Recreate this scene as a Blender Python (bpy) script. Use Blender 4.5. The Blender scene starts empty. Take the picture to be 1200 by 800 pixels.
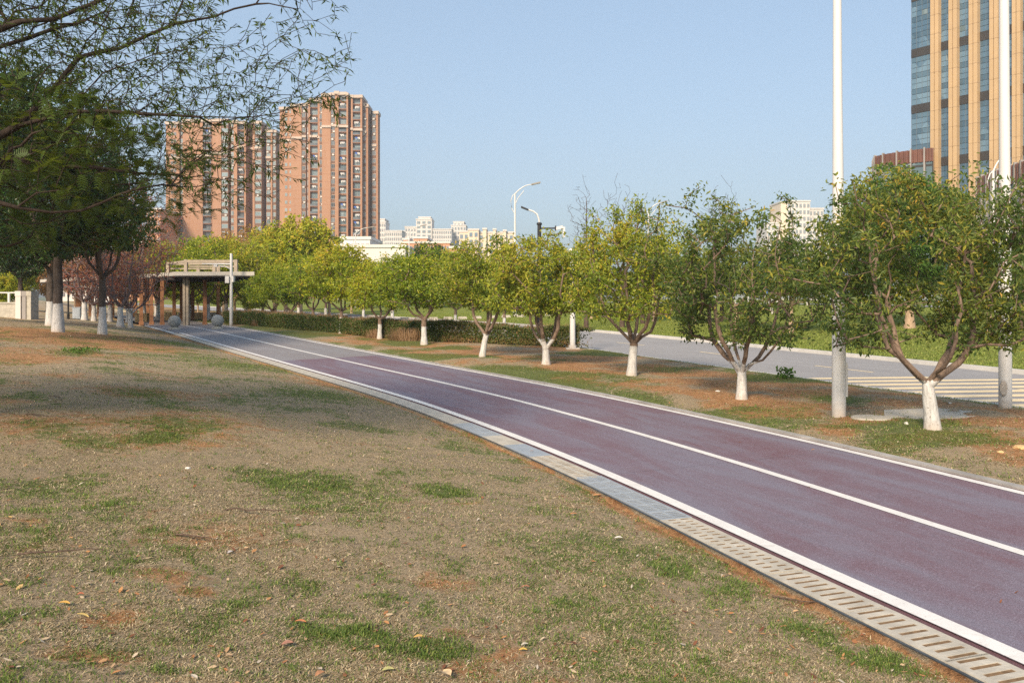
import bpy, math, random
import numpy as np
from mathutils import Vector, Matrix
R = math.radians
sc = bpy.context.scene
col = sc.collection
rng = np.random.default_rng(7)
random.seed(7)

# ------------------------------------------------------------------ materials
def new_mat(name):
    m = bpy.data.materials.new(name); m.use_nodes = True
    nt = m.node_tree
    for n in list(nt.nodes): nt.nodes.remove(n)
    return m, nt
def N(nt, typ, **kw):
    n = nt.nodes.new(typ)
    for k, v in kw.items():
        if k in n.inputs.keys() if isinstance(k, str) else False: n.inputs[k].default_value = v
        else: setattr(n, k, v)
    return n
def noise(nt, vec, scale, detail=4, rough=.6, dist=0.):
    n = nt.nodes.new('ShaderNodeTexNoise'); n.inputs['Scale'].default_value = scale
    n.inputs['Detail'].default_value = detail; n.inputs['Roughness'].default_value = rough
    n.inputs['Distortion'].default_value = dist
    if vec is not None: nt.links.new(vec, n.inputs['Vector'])
    return n.outputs['Fac']
def ramp(nt, fac, stops, interp='LINEAR'):
    r = nt.nodes.new('ShaderNodeValToRGB'); cr = r.color_ramp; cr.interpolation = interp
    while len(cr.elements) < len(stops): cr.elements.new(.5)
    for e, (p, c) in zip(cr.elements, stops):
        e.position = p
        e.color = (*c, 1) if isinstance(c, tuple) else (c, c, c, 1)
    nt.links.new(fac, r.inputs['Fac'])
    return r.outputs['Color']
def mixc(nt, fac, a, b, mode='MIX'):
    m = nt.nodes.new('ShaderNodeMix'); m.data_type = 'RGBA'; m.blend_type = mode
    for sock, v in ((m.inputs[0], fac), (m.inputs[6], a), (m.inputs[7], b)):
        if isinstance(v, bpy.types.NodeSocket): nt.links.new(v, sock)
        elif isinstance(v, tuple): sock.default_value = (*v, 1)
        else: sock.default_value = v
    return m.outputs[2]
def math_(nt, op, a, b=0., clamp=False):
    m = nt.nodes.new('ShaderNodeMath'); m.operation = op; m.use_clamp = clamp
    for sock, v in ((m.inputs[0], a), (m.inputs[1], b)):
        if isinstance(v, bpy.types.NodeSocket): nt.links.new(v, sock)
        else: sock.default_value = v
    return m.outputs[0]
def finish(nt, color, rough=.8, bump=None, bstr=.3, bdist=.01, metallic=0., spec=.3, alpha=None):
    p = nt.nodes.new('ShaderNodeBsdfPrincipled'); o = nt.nodes.new('ShaderNodeOutputMaterial')
    if isinstance(color, tuple): p.inputs['Base Color'].default_value = (*color, 1)
    else: nt.links.new(color, p.inputs['Base Color'])
    if isinstance(rough, bpy.types.NodeSocket): nt.links.new(rough, p.inputs['Roughness'])
    else: p.inputs['Roughness'].default_value = rough
    p.inputs['Metallic'].default_value = metallic; p.inputs['Specular IOR Level'].default_value = spec
    if bump is not None:
        b = nt.nodes.new('ShaderNodeBump'); b.inputs['Strength'].default_value = bstr; b.inputs['Distance'].default_value = bdist
        nt.links.new(bump, b.inputs['Height']); nt.links.new(b.outputs[0], p.inputs['Normal'])
    nt.links.new(p.outputs[0], o.inputs['Surface'])
    return p
def coord(nt, which='Object'):
    return nt.nodes.new('ShaderNodeTexCoord').outputs[which]
def attr(nt, name):
    a = nt.nodes.new('ShaderNodeAttribute'); a.attribute_name = name; return a
def plain(name, c, rough=.7, var=.15, scale=3., metallic=0., spec=.3, bump=0.):
    m, nt = new_mat(name); v = coord(nt)
    f = noise(nt, v, scale, 5)
    lo = tuple(x * (1 - var) for x in c); hi = tuple(min(1, x * (1 + var)) for x in c)
    cc = ramp(nt, f, [(.3, lo), (.7, hi)])
    finish(nt, cc, rough, noise(nt, v, scale * 8, 3) if bump else None, bump, .01, metallic, spec)
    return m
def leaf_mat(name, stops, trans=.36, rough=.5, huevar=.25):
    m, nt = new_mat(name)
    t = attr(nt, 'tint').outputs['Fac']
    oi = nt.nodes.new('ShaderNodeObjectInfo').outputs['Random']
    f = math_(nt, 'ADD', t, math_(nt, 'MULTIPLY', math_(nt, 'SUBTRACT', oi, .5), huevar), True)
    c = ramp(nt, f, stops)
    p = nt.nodes.new('ShaderNodeBsdfPrincipled'); p.inputs['Roughness'].default_value = rough
    p.inputs['Specular IOR Level'].default_value = .35
    tr = nt.nodes.new('ShaderNodeBsdfTranslucent'); mx = nt.nodes.new('ShaderNodeMixShader'); mx.inputs[0].default_value = trans
    o = nt.nodes.new('ShaderNodeOutputMaterial')
    nt.links.new(c, p.inputs['Base Color'])
    br = mixc(nt, .35, c, (.35, .38, .03)); nt.links.new(br, tr.inputs['Color'])
    nt.links.new(p.outputs[0], mx.inputs[1]); nt.links.new(tr.outputs[0], mx.inputs[2]); nt.links.new(mx.outputs[0], o.inputs['Surface'])
    return m
def bark_mat(name, c1, c2, paint_h, white=(.58, .58, .575)):
    m, nt = new_mat(name); v = coord(nt)
    mp = nt.nodes.new('ShaderNodeMapping'); mp.inputs['Scale'].default_value = (9, 9, 2.2); nt.links.new(v, mp.inputs[0])
    f = noise(nt, mp.outputs[0], 3, 6, .7)
    c = ramp(nt, f, [(.3, c1), (.7, c2)])
    col_ = c
    if paint_h > 0:
        sx = nt.nodes.new('ShaderNodeSeparateXYZ'); nt.links.new(v, sx.inputs[0])
        z = math_(nt, 'ADD', sx.outputs[2], math_(nt, 'MULTIPLY', noise(nt, v, 9, 5, .7), .16))
        msk = math_(nt, 'LESS_THAN', z, paint_h + .08)
        chips = ramp(nt, noise(nt, v, 22, 6, .8), [(.35, .1), (.43, 1.)])
        low = ramp(nt, sx.outputs[2], [(.02, .5), (.18, 1.)])
        wh = mixc(nt, ramp(nt, f, [(.35, 0.), (.6, 1.)]), tuple(x * .62 for x in white), white)
        wh = mixc(nt, low, (.45, .34, .26), wh)
        mm = math_(nt, 'MULTIPLY', msk, chips)
        col_ = mixc(nt, mm, c, wh)
    finish(nt, col_, .85, f, .6, .012, spec=.2)
    return m

M = {}
M['bark'] = bark_mat('bark_painted', (.09, .065, .05), (.30, .22, .17), .72)
M['bark_tall'] = bark_mat('bark_painted_tall', (.035, .028, .024), (.13, .105, .09), 1.02)
M['bark_silk'] = bark_mat('bark_silk', (.018, .014, .012), (.075, .055, .045), 0)
M['bark_red_foot'] = bark_mat('bark_red_foot', (.09, .065, .065), (.26, .2, .2), .72)
M['bark_plain'] = bark_mat('bark_unpainted', (.25, .17, .11), (.50, .38, .27), 0)
M['bark_dark'] = bark_mat('bark_dark', (.035, .025, .02), (.15, .105, .08), 0)
M['bark_red'] = bark_mat('bark_red', (.09, .065, .065), (.26, .2, .2), 1.0)
M['leaf_green'] = leaf_mat('leaf_green', [(0, (.03, .07, .024)), (.38, (.075, .13, .032)), (.62, (.17, .215, .04)), (.85, (.34, .32, .05)), (1, (.48, .30, .05))])
M['leaf_olive'] = leaf_mat('leaf_olive', [(0, (.05, .10, .015)), (.35, (.16, .235, .025)), (.65, (.36, .38, .035)), (1, (.52, .37, .05))])
M['leaf_yellow'] = leaf_mat('leaf_yellow', [(0, (.07, .14, .015)), (.35, (.2, .28, .02)), (.7, (.40, .42, .025)), (1, (.55, .40, .04))])
M['leaf_dark'] = leaf_mat('leaf_dark', [(0, (.012, .036, .012)), (.5, (.035, .09, .02)), (.85, (.11, .16, .03)), (.95, (.2, .14, .02)), (1, (.33, .13, .03))], .15, .38)
M['leaf_feather'] = leaf_mat('leaf_feather', [(0, (.03, .06, .018)), (.6, (.085, .14, .025)), (1, (.27, .28, .04))], .4, .6)
M['leaf_red'] = leaf_mat('leaf_red', [(0, (.2, .05, .05)), (.6, (.42, .12, .09)), (1, (.55, .27, .12))], .35, .6)
M['leaf_orange'] = leaf_mat('leaf_orange', [(0, (.16, .1, .03)), (.5, (.38, .2, .06)), (1, (.5, .33, .12))], .35, .6)
M['leaf_pine'] = leaf_mat('leaf_far', [(0, (.03, .07, .015)), (.5, (.08, .13, .02)), (1, (.18, .2, .03))])
M['leaf_round'] = leaf_mat('leaf_round', [(0, (.03, .08, .012)), (.5, (.07, .15, .02)), (1, (.14, .22, .03))], .2, .5, .1)
M['leaf_hedge'] = leaf_mat('leaf_hedge', [(0, (.035, .07, .015)), (.5, (.10, .13, .03)), (.8, (.24, .16, .06)), (1, (.38, .2, .09))], .2)
M['dry_twigs'] = leaf_mat('dry_twigs', [(0, (.2, .11, .06)), (1, (.45, .3, .18))], .1)
def white_pole_mat():
    m, nt = new_mat('white_lamp_paint'); v = coord(nt); mp = nt.nodes.new('ShaderNodeMapping'); mp.inputs['Scale'].default_value = (22, 22, .6); nt.links.new(v, mp.inputs[0])
    st_ = noise(nt, mp.outputs[0], 1., 5, .7); sx = nt.nodes.new('ShaderNodeSeparateXYZ'); nt.links.new(v, sx.inputs[0])
    low = ramp(nt, math_(nt, 'ADD', sx.outputs[2], math_(nt, 'MULTIPLY', noise(nt, v, 12, 4), .3)), [(.1, 1.), (.42, 0.)])
    c = mixc(nt, ramp(nt, st_, [(.48, 0.), (.75, .5)]), (.62, .62, .615), (.46, .44, .41)); c = mixc(nt, math_(nt, 'MULTIPLY', low, .7), c, (.36, .28, .2))
    sp = ramp(nt, noise(nt, v, 5., 5, .8), [(.66, 0.), (.70, .6)]); c = mixc(nt, sp, c, (.46, .38, .3))
    finish(nt, c, .45, None, spec=.4); return m
M['white_paint'] = white_pole_mat()
M['black_metal'] = plain('black_metal', (.03, .03, .033), .4, .2, 4)
M['lamp_face'] = plain('lamp_housing', (.28, .26, .24), .4, .2, 4)
M['concrete'] = plain('pale_concrete', (.42, .395, .34), .85, .22, 5, bump=.4)
M['grey_stone'] = plain('grey_stone', (.37, .37, .35), .8, .18, 6, bump=.3)
M['gap_shade'] = plain('gap_shade', (.03, .025, .02), .95, .3, 5)
M['steel'] = plain('galvanised_steel', (.42, .46, .50), .45, .12, 6, metallic=.4)
M['edge_metal'] = plain('edge_metal', (.10, .115, .13), .5, .3, 4, metallic=.5)
M['blue_sign'] = plain('blue_sign', (.03, .12, .5), .5, .05)
M['copper'] = plain('copper_panel', (.16, .07, .048), .5, .2, .3)
M['gold'] = plain('gold_stone', (.50, .345, .19), .45, .07, .2, spec=.4)
M['gold_joint'] = plain('gold_joint', (.30, .19, .10), .7, .1)
M['spandrel'] = plain('dark_spandrel', (.04, .037, .036), .5, .2, .3)
M['grey_pilaster'] = plain('grey_pilaster', (.30, .28, .27), .7, .1, .3)
M['white_wall'] = plain('white_wall', (.62, .60, .57), .9, .07, .1)
M['cream_wall'] = plain('cream_wall', (.70, .60, .47), .9, .07, .1)
M['orange_wall'] = plain('orange_wall', (.52, .27, .16), .9, .1, .1)
M['cornice'] = plain('cornice_band', (.50, .41, .35), .85, .08, .2)
M['brown_post'] = plain('rust_brown_post', (.27, .13, .065), .7, .35, 3, bump=.3)
M['wood_grey'] = plain('weathered_beam', (.32, .27, .21), .8, .25, 4, bump=.3)
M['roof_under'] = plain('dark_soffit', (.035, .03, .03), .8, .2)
M['yellow_stone'] = plain('yellow_stone', (.55, .38, .19), .8, .2, 2)
M['laundry'] = plain('laundry_cloth', (.6, .58, .6), .9, .3, .6)
M['ac_white'] = plain('air_conditioner', (.55, .55, .53), .6, .1)

def glass_mat(name, a, b, rough=.08, sc_=.2, spec=.9):
    m, nt = new_mat(name); v = coord(nt)
    mp = nt.nodes.new('ShaderNodeMapping'); mp.inputs['Scale'].default_value = (1, 1, .6); nt.links.new(v, mp.inputs[0])
    vo = nt.nodes.new('ShaderNodeTexVoronoi'); vo.inputs['Scale'].default_value = sc_; nt.links.new(mp.outputs[0], vo.inputs['Vector'])
    s = nt.nodes.new('ShaderNodeSeparateColor'); nt.links.new(vo.outputs['Color'], s.inputs[0])
    c = ramp(nt, s.outputs[0], [(.1, a), (.9, b)])
    finish(nt, c, rough, noise(nt, v, .25, 2), .12, .3, spec=spec)
    return m
M['office_glass'] = glass_mat('office_glass', (.055, .12, .19), (.14, .235, .32), .06, .22)
M['dark_window'] = glass_mat('dark_window', (.03, .035, .04), (.14, .16, .18), .12, .35, .6)
M['pale_window'] = glass_mat('pale_window', (.09, .14, .16), (.26, .33, .36), .1, .3, .6)

def tower_wall_mat():
    m, nt = new_mat('terracotta_render'); v = coord(nt)
    mp = nt.nodes.new('ShaderNodeMapping'); mp.inputs['Scale'].default_value = (.6, .6, .06); nt.links.new(v, mp.inputs[0])
    f = noise(nt, mp.outputs[0], .8, 5)
    c = ramp(nt, f, [(.3, (.34, .185, .115)), (.7, (.405, .23, .145))])
    sx = nt.nodes.new('ShaderNodeSeparateXYZ'); nt.links.new(v, sx.inputs[0])
    w = math_(nt, 'LESS_THAN', math_(nt, 'FRACT', math_(nt, 'DIVIDE', sx.outputs[2], 3.0)), .06)
    c = mixc(nt, math_(nt, 'MULTIPLY', w, .45), c, (.30, .13, .08))
    finish(nt, c, .9)
    return m
M['tower_wall'] = tower_wall_mat()

# ------------------------------------------------------------------ scene tree helpers
def tag(o, label=None, cat=None, group=None, kind=None):
    if label: o['label'] = label
    if cat: o['category'] = cat
    if group: o['group'] = group
    if kind: o['kind'] = kind
    return o
def empty(name, loc, rz=0, label=None, cat=None, group=None):
    o = bpy.data.objects.new(name, None); col.objects.link(o)
    o.location = loc; o.rotation_euler = (0, 0, rz); o.empty_display_size = .2
    return tag(o, label, cat, group)
def link(name, me, parent=None, loc=(0, 0, 0), rz=0):
    o = bpy.data.objects.new(name, me); col.objects.link(o); o.location = loc; o.rotation_euler = (0, 0, rz)
    if parent: o.parent = parent
    return o
def copy_tree(o, parent=None):
    kids = [c for c in col.objects if c.parent == o]
    c = o.copy(); col.objects.link(c); c.parent = parent
    for ch in kids: copy_tree(ch, c)
    return c

def mesh_np(name, verts, faces, mats, midx=None, attrs=None, smooth=False, uv=None):
    """verts Nx3, faces: MxK array (K = 3 or 4)"""
    me = bpy.data.meshes.new(name)
    verts = np.asarray(verts, dtype=np.float32); faces = np.asarray(faces, dtype=np.int32)
    nf, k = faces.shape
    me.vertices.add(len(verts)); me.vertices.foreach_set('co', verts.ravel())
    me.loops.add(nf * k); me.loops.foreach_set('vertex_index', faces.ravel())
    me.polygons.add(nf); me.polygons.foreach_set('loop_start', np.arange(0, nf * k, k, dtype=np.int32))
    if midx is not None: me.polygons.foreach_set('material_index', np.asarray(midx, dtype=np.int32))
    me.polygons.foreach_set('use_smooth', np.full(nf, smooth))
    for n_, a in (attrs or {}).items():
        at = me.attributes.new(n_, 'FLOAT', 'POINT'); at.data.foreach_set('value', np.asarray(a, dtype=np.float32))
    if uv is not None:
        l = me.uv_layers.new(name='UVMap'); l.data.foreach_set('uv', np.asarray(uv, dtype=np.float32)[faces.ravel()].ravel())
    for m in mats: me.materials.append(m)
    me.update(calc_edges=True); me.validate()
    return me

class MB:
    def __init__(s): s.v = []; s.f = []; s.m = []; s.sm = []
    def add(s, vs, fs, m=0, smooth=False):
        b = len(s.v); s.v += [tuple(v) for v in vs]
        for f in fs: s.f.append(tuple(i + b for i in f)); s.m.append(m); s.sm.append(smooth)
    def box(s, x0, x1, y0, y1, z0, z1, m=0):
        vs = [(x, y, z) for z in (z0, z1) for y in (y0, y1) for x in (x0, x1)]
        s.add(vs, [(0, 2, 3, 1), (4, 5, 7, 6), (0, 1, 5, 4), (2, 6, 7, 3), (0, 4, 6, 2), (1, 3, 7, 5)], m)
    def obox(s, c, ax, ay, az, m=0):
        c = np.array(c); ax = np.array(ax); ay = np.array(ay); az = np.array(az)
        vs = [c + i * ax + j * ay + k * az for k in (-.5, .5) for j in (-.5, .5) for i in (-.5, .5)]
        s.add(vs, [(0, 2, 3, 1), (4, 5, 7, 6), (0, 1, 5, 4), (2, 6, 7, 3), (0, 4, 6, 2), (1, 3, 7, 5)], m)
    def tube(s, pts, rad, n=12, m=0, caps=True):
        pts = [Vector(p) for p in pts]
        if not hasattr(rad, '__len__'): rad = [rad] * len(pts)
        rings = []; up = Vector((0, 0, 1))
        d0 = (pts[1] - pts[0]).normalized()
        ref = Vector((1, 0, 0)) if abs(d0.dot(up)) > .9 else up
        for i, p in enumerate(pts):
            d = (pts[min(i + 1, len(pts) - 1)] - pts[max(i - 1, 0)]).normalized()
            a = d.cross(ref).normalized(); b = d.cross(a).normalized()
            rings.append([p + (a * math.cos(t) + b * math.sin(t)) * rad[i] for t in [2 * math.pi * k / n for k in range(n)]])
        vs = [v for r in rings for v in r]; fs = []
        for i in range(len(pts) - 1):
            for k in range(n): fs.append((i * n + k, i * n + (k + 1) % n, (i + 1) * n + (k + 1) % n, (i + 1) * n + k))
        s.add(vs, fs, m, True)
        if caps:
            s.add(rings[0], [tuple(range(n))], m); s.add(rings[-1], [tuple(range(n))], m)
    def lathe(s, prof, n=24, m=0, c=(0, 0, 0), smooth=True):
        vs = [(c[0] + r * math.cos(2 * math.pi * k / n), c[1] + r * math.sin(2 * math.pi * k / n), c[2] + z) for r, z in prof for k in range(n)]
        fs = [(i * n + k, i * n + (k + 1) % n, (i + 1) * n + (k + 1) % n, (i + 1) * n + k) for i in range(len(prof) - 1) for k in range(n)]
        s.add(vs, fs, m, smooth)
        s.add(vs[-n:], [tuple(range(n))], m); s.add(vs[:n], [tuple(range(n))], m)
    def prism(s, poly, z0, z1, m=0):
        n = len(poly); vs = [(x, y, z0) for x, y in poly] + [(x, y, z1) for x, y in poly]
        s.add(vs, [tuple(range(n - 1, -1, -1)), tuple(range(n, 2 * n))] + [(k, (k + 1) % n, n + (k + 1) % n, n + k) for k in range(n)], m)
    def mesh(s, name, mats):
        me = bpy.data.meshes.new(name); me.from_pydata(s.v, [], s.f)
        for m in (mats if isinstance(mats, list) else [mats]): me.materials.append(m)
        me.polygons.foreach_set('material_index', s.m); me.polygons.foreach_set('use_smooth', s.sm)
        me.update(); return me
    def build(s, name, mats, parent=None, loc=(0, 0, 0), rz=0): return link(name, s.mesh(name, mats), parent, loc, rz)

# numpy value noise
def vnoise(x, y, seed=0):
    xi = np.floor(x).astype(np.int64); yi = np.floor(y).astype(np.int64); fx = x - xi; fy = y - yi
    fx = fx * fx * (3 - 2 * fx); fy = fy * fy * (3 - 2 * fy)
    def h(a, b):
        n = (a * 374761393 + b * 668265263 + seed * 1442695041) & 0x7fffffff
        n = ((n ^ (n >> 13)) * 1274126177) & 0x7fffffff
        return ((n ^ (n >> 16)) & 0xffff) / 65535.
    return (h(xi, yi) * (1 - fx) + h(xi + 1, yi) * fx) * (1 - fy) + (h(xi, yi + 1) * (1 - fx) + h(xi + 1, yi + 1) * fx) * fy
def fbm(x, y, o=4, seed=0):
    r = 0; a = .5; t = 0
    for i in range(o): r = r + a * vnoise(x * 2 ** i, y * 2 ** i, seed + i); t += a; a *= .5
    return r / t

# ------------------------------------------------------------------ the path frame (s along the cycle path, t across it, right = +)
CAMZ, F, HZ = 2.0, 1000., 348.
cy = np.array([-45, -20, 0, 3, 5, 6, 7, 8, 10, 12, 14, 17, 20, 24, 28, 32, 37, 42, 48, 55, 80, 150, 420.])
cx = np.array([19.2, 12.4, 6.25, 5.24, 4.59, 4.235, 3.87, 3.53, 2.83, 2.06, 1.22, -.15, -1.75, -4.05, -6.4, -8.75, -11.65, -14.5, -17.85, -21.75, -35.7, -75, -226.])
Yd = np.arange(-45, 420, .25)
def pchip(x, xk, yk):
    h = np.diff(xk); d = np.diff(yk) / h; m = np.zeros_like(yk); m[1:-1] = (d[:-1] * h[1:] + d[1:] * h[:-1]) / (h[1:] + h[:-1]); m[0] = d[0]; m[-1] = d[-1]
    i = np.clip(np.searchsorted(xk, x) - 1, 0, len(h) - 1); t = (x - xk[i]) / h[i]
    return ((2*t**3-3*t**2+1)*yk[i] + (t**3-2*t**2+t)*h[i]*m[i] + (-2*t**3+3*t**2)*yk[i+1] + (t**3-t**2)*h[i]*m[i+1])
Xd = pchip(Yd, cy, cx)
k_ = np.hanning(13); k_ /= k_.sum(); Xs = np.convolve(np.pad(Xd, 6, mode='reflect', reflect_type='odd'), k_, 'valid'); Xd = Xs
Sd = np.concatenate([[0], np.cumsum(np.hypot(np.diff(Xd), np.diff(Yd)))]); Sd -= np.interp(0, Yd, Sd)
dX = np.gradient(Xd, Sd); dY = np.gradient(Yd, Sd)
def pos(s, t):
    x = np.interp(s, Sd, Xd); y = np.interp(s, Sd, Yd); dx = np.interp(s, Sd, dX); dy = np.interp(s, Sd, dY)
    l = np.hypot(dx, dy); return x + t * dy / l, y - t * dx / l
def st(x, y):
    x = np.atleast_1d(np.asarray(x, float)); y = np.atleast_1d(np.asarray(y, float))
    S = np.empty(len(x)); T = np.empty(len(x))
    for a in range(0, len(x), 4000):
        dd = (x[a:a+4000, None] - Xd[None, ::4]) ** 2 + (y[a:a+4000, None] - Yd[None, ::4]) ** 2
        S[a:a+4000] = Sd[::4][dd.argmin(1)]
    for _ in range(3):
        px, py = pos(S, 0); dx = np.interp(S, Sd, dX); dy = np.interp(S, Sd, dY); l = np.hypot(dx, dy); dx /= l; dy /= l
        S = S + (x - px) * dx + (y - py) * dy
    px, py = pos(S, 0); T = (x - px) * dy - (y - py) * dx
    return S, T
def heading(s):
    dx = np.interp(s, Sd, dX); dy = np.interp(s, Sd, dY); return math.atan2(dy, dx)
def zp(s):
    y = np.interp(s, Sd, Yd); u = np.clip((y - 15) / 31, 0, 1); return .3 * u * u * (3 - 2 * u)
TL, TR = -2.155, 1.93
_kn = (np.array([-40, 0, 13, 15.3, 18.1, 20.8, 27, 36, 50, 75, 420.]), np.array([7.0, 7.3, 7.6, 7.75, 8.0, 8.3, 9.2, 9.9, 10.3, 10.6, 11.]))
_kf = (np.array([-40, 0, 17, 23.4, 29.6, 37.7, 50, 75, 420.]), np.array([13.2, 13.6, 14.7, 15.9, 16.9, 17.5, 18.1, 18.6, 19.]))
def TN(s): return np.interp(s, *_kn)
def TF(s): return np.interp(s, *_kf)
def H(s, t): return zp(s) + .02 * np.clip(t, -2.4, 2.4)
def G(s, t):
    s = np.asarray(s, float); t = np.asarray(t, float)
    base = H(s, t)
    u = np.clip(-t + TL, 0, None)
    y = np.interp(s, Sd, Yd)
    amp = .95 + .25 * np.clip((y - 8) / 20, 0, 1) - .5 * np.clip((y - 40) / 25, 0, 1)
    left = amp * (1 - np.exp(-(u / 7.0) ** 1.15)) - .045 * np.exp(-u / .8)
    left = left + np.where(u > 0, (fbm(s * .35 + 9, t * .35, 3, 4) - .5) * .22 * np.clip(u / 3, 0, 1), 0)
    w = np.clip(t - TR, 0, None)
    right = np.where(t < TN(s), .05 * np.clip(w / .8, 0, 1) * np.clip((TN(s) - t) / .5, 0, 1) + (fbm(s * .5, t * .5, 3, 8) - .5) * .10 * np.clip(w / .5, 0, 1) * np.clip((TN(s) - t) / .6, 0, 1), -.02)
    far = np.where(t > TF(s), .02 + 1.05 * np.clip((t - TF(s) - 1) / 26, 0, 1) ** 1.2, 0)
    return base + np.where(t < TL, left, 0) + np.where(t > TR, right, 0) + far
def gz(x, y):
    s, t = st(x, y); return G(s, t)
def at(px, py, ymax=140):
    """where the sight line through this point of the picture meets the ground"""
    Y = np.exp(np.linspace(math.log(2.5), math.log(ymax), 900)); X = (px - 600) * Y / F
    Z = CAMZ + (HZ - py) * Y / F; g = gz(X, Y)
    i = np.argmax(Z < g) if (Z < g).any() else len(Y) - 1
    return float(X[i]), float(Y[i]), float(g[i])
def up(px, py, Y): return ((px - 600) * Y / F, Y, CAMZ + (HZ - py) * Y / F)
def onrow(px, Y):
    x = (px - 600) * Y / F; return (x, Y, float(gz(x, Y)[0]))

# ------------------------------------------------------------------ ground sheet
def ground_material():
    m, nt = new_mat('ground_soil_and_grass'); g = nt.nodes.new('ShaderNodeNewGeometry').outputs['Position']
    a_soil = attr(nt, 'soil').outputs['Fac']; a_green = attr(nt, 'green').outputs['Fac']; a_far = attr(nt, 'lush').outputs['Fac']
    fine = noise(nt, g, 55, 6, .75); mid = noise(nt, g, 9, 5, .65); big = noise(nt, g, 1.1, 5, .6); mid2 = noise(nt, g, 4.2, 6, .7, .6)
    vfine = noise(nt, g, 190, 3, .7)
    straw = ramp(nt, fine, [(.30, (.11, .08, .045)), (.45, (.31, .24, .15)), (.58, (.45, .36, .24)), (.75, (.60, .50, .36))])
    grey = ramp(nt, vfine, [(.3, (.17, .13, .085)), (.55, (.36, .29, .20)), (.75, (.54, .44, .33))])
    c = mixc(nt, ramp(nt, mid2, [(.42, 0.), (.6, 1.)]), straw, grey)
    soil = ramp(nt, mid, [(.3, (.27, .13, .06)), (.5, (.46, .25, .12)), (.72, (.60, .38, .21))])
    soil = mixc(nt, ramp(nt, fine, [(.35, .5), (.6, 0.)]), soil, (.09, .05, .03))
    ms = math_(nt, 'ADD', math_(nt, 'MULTIPLY', a_soil, 1.), math_(nt, 'MULTIPLY', math_(nt, 'SUBTRACT', mid2, .5), 1.5))
    ms = ramp(nt, ms, [(.34, 0.), (.62, 1.)])
    c = mixc(nt, ms, c, soil)
    gr = ramp(nt, fine, [(.3, (.03, .05, .012)), (.5, (.085, .14, .03)), (.72, (.19, .24, .06))])
    mg = math_(nt, 'ADD', a_green, math_(nt, 'MULTIPLY', math_(nt, 'SUBTRACT', mid, .5), 1.7))
    mg = ramp(nt, mg, [(.36, 0.), (.62, 1.)])
    c = mixc(nt, math_(nt, 'MULTIPLY', mg, .8), c, gr)
    lush = ramp(nt, mid, [(.3, (.10, .14, .025)), (.5, (.20, .25, .045)), (.7, (.32, .32, .08))])
    lush = mixc(nt, ramp(nt, mid2, [(.56, 0.), (.68, .8)]), lush, (.42, .26, .13))
    lush = mixc(nt, ramp(nt, fine, [(.35, .45), (.6, 0.)]), lush, (.04, .06, .015))
    c = mixc(nt, a_far, c, lush)
    vo = nt.nodes.new('ShaderNodeTexVoronoi'); vo.inputs['Scale'].default_value = 34; nt.links.new(g, vo.inputs['Vector'])
    sp = math_(nt, 'LESS_THAN', vo.outputs['Distance'], .11)
    s3 = nt.nodes.new('ShaderNodeSeparateColor'); nt.links.new(vo.outputs['Color'], s3.inputs[0])
    sp = math_(nt, 'MULTIPLY', sp, math_(nt, 'GREATER_THAN', s3.outputs[0], .93))
    c = mixc(nt, sp, c, (.5, .45, .4))
    h = math_(nt, 'ADD', math_(nt, 'MULTIPLY', fine, .6), math_(nt, 'ADD', mid, math_(nt, 'MULTIPLY', vfine, .3)))
    finish(nt, c, .95, h, .9, .035, spec=.1)
    return m
M['ground'] = ground_material()
sg = np.concatenate([np.arange(-40, 1, 2.), np.arange(1, 3, .25), np.arange(3, 16, .07), np.arange(16, 32, .16), np.arange(32, 70, .5), np.arange(70, 130, 3.), np.arange(130, 400, 20.)])
tl = np.concatenate([np.arange(-100, -30, 4.), np.arange(-30, -11, .4), np.arange(-11, TL - .03, .08), [TL - .02, TL]])
nv = 56; vf = np.linspace(0, 1, nv)
road_c = np.array([.002, .25, .5, .75, .998])
farc = np.concatenate([[0, .3, .6], np.arange(1, 12, .35), np.arange(12, 34, 1.), np.arange(34, 120, 8.)])
rows = []; 
S2 = []; T2 = []; Z2 = []
ncol = None
for s in sg:
    tn, tf = TN(s), TF(s)
    tv = TR + (tn - TR) * vf
    tt = np.concatenate([tl, [TL + .01, 1.0, TR - .01], tv, [tn + .02], [tf - .02], tf + .01 + farc])
    T2.append(tt); S2.append(np.full(len(tt), s))
    z = G(np.full(len(tt), s), tt)
    nl = len(tl); z[nl:nl+3] = H(s, tt[nl:nl+3]) - .12
    k = nl + 3 + nv; z[k:k+2] = H(s, tt[k:k+2]) - .12
    Z2.append(z)
S2 = np.array(S2); T2 = np.array(T2); Z2 = np.array(Z2)
X2, Y2 = pos(S2.ravel(), T2.ravel()); X2 = X2.reshape(S2.shape); Y2 = Y2.reshape(S2.shape)
Z2 += np.where((T2 < TL - .05) | ((T2 > TR + .1) & (T2 < TN(S2) - .1)), (fbm(X2 * 4, Y2 * 4, 4, 20) - .5) * .045, 0)
nr, ncol = S2.shape
idx = np.arange(nr * ncol).reshape(nr, ncol)
faces = np.stack([idx[:-1, :-1], idx[:-1, 1:], idx[1:, 1:], idx[1:, :-1]], -1).reshape(-1, 4)
def blobs(X, Y, lst):
    r = np.zeros_like(X)
    for px, py, rx, ry, a in lst:
        x, y, z = at(px, py); sx = rx * y / F; sy = max(ry * y * y / (F * 1.7), .08)
        r = np.maximum(r, a * np.exp(-(((X - x) / sx) ** 2 + ((Y - y) / sy) ** 2)))
    return r
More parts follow.
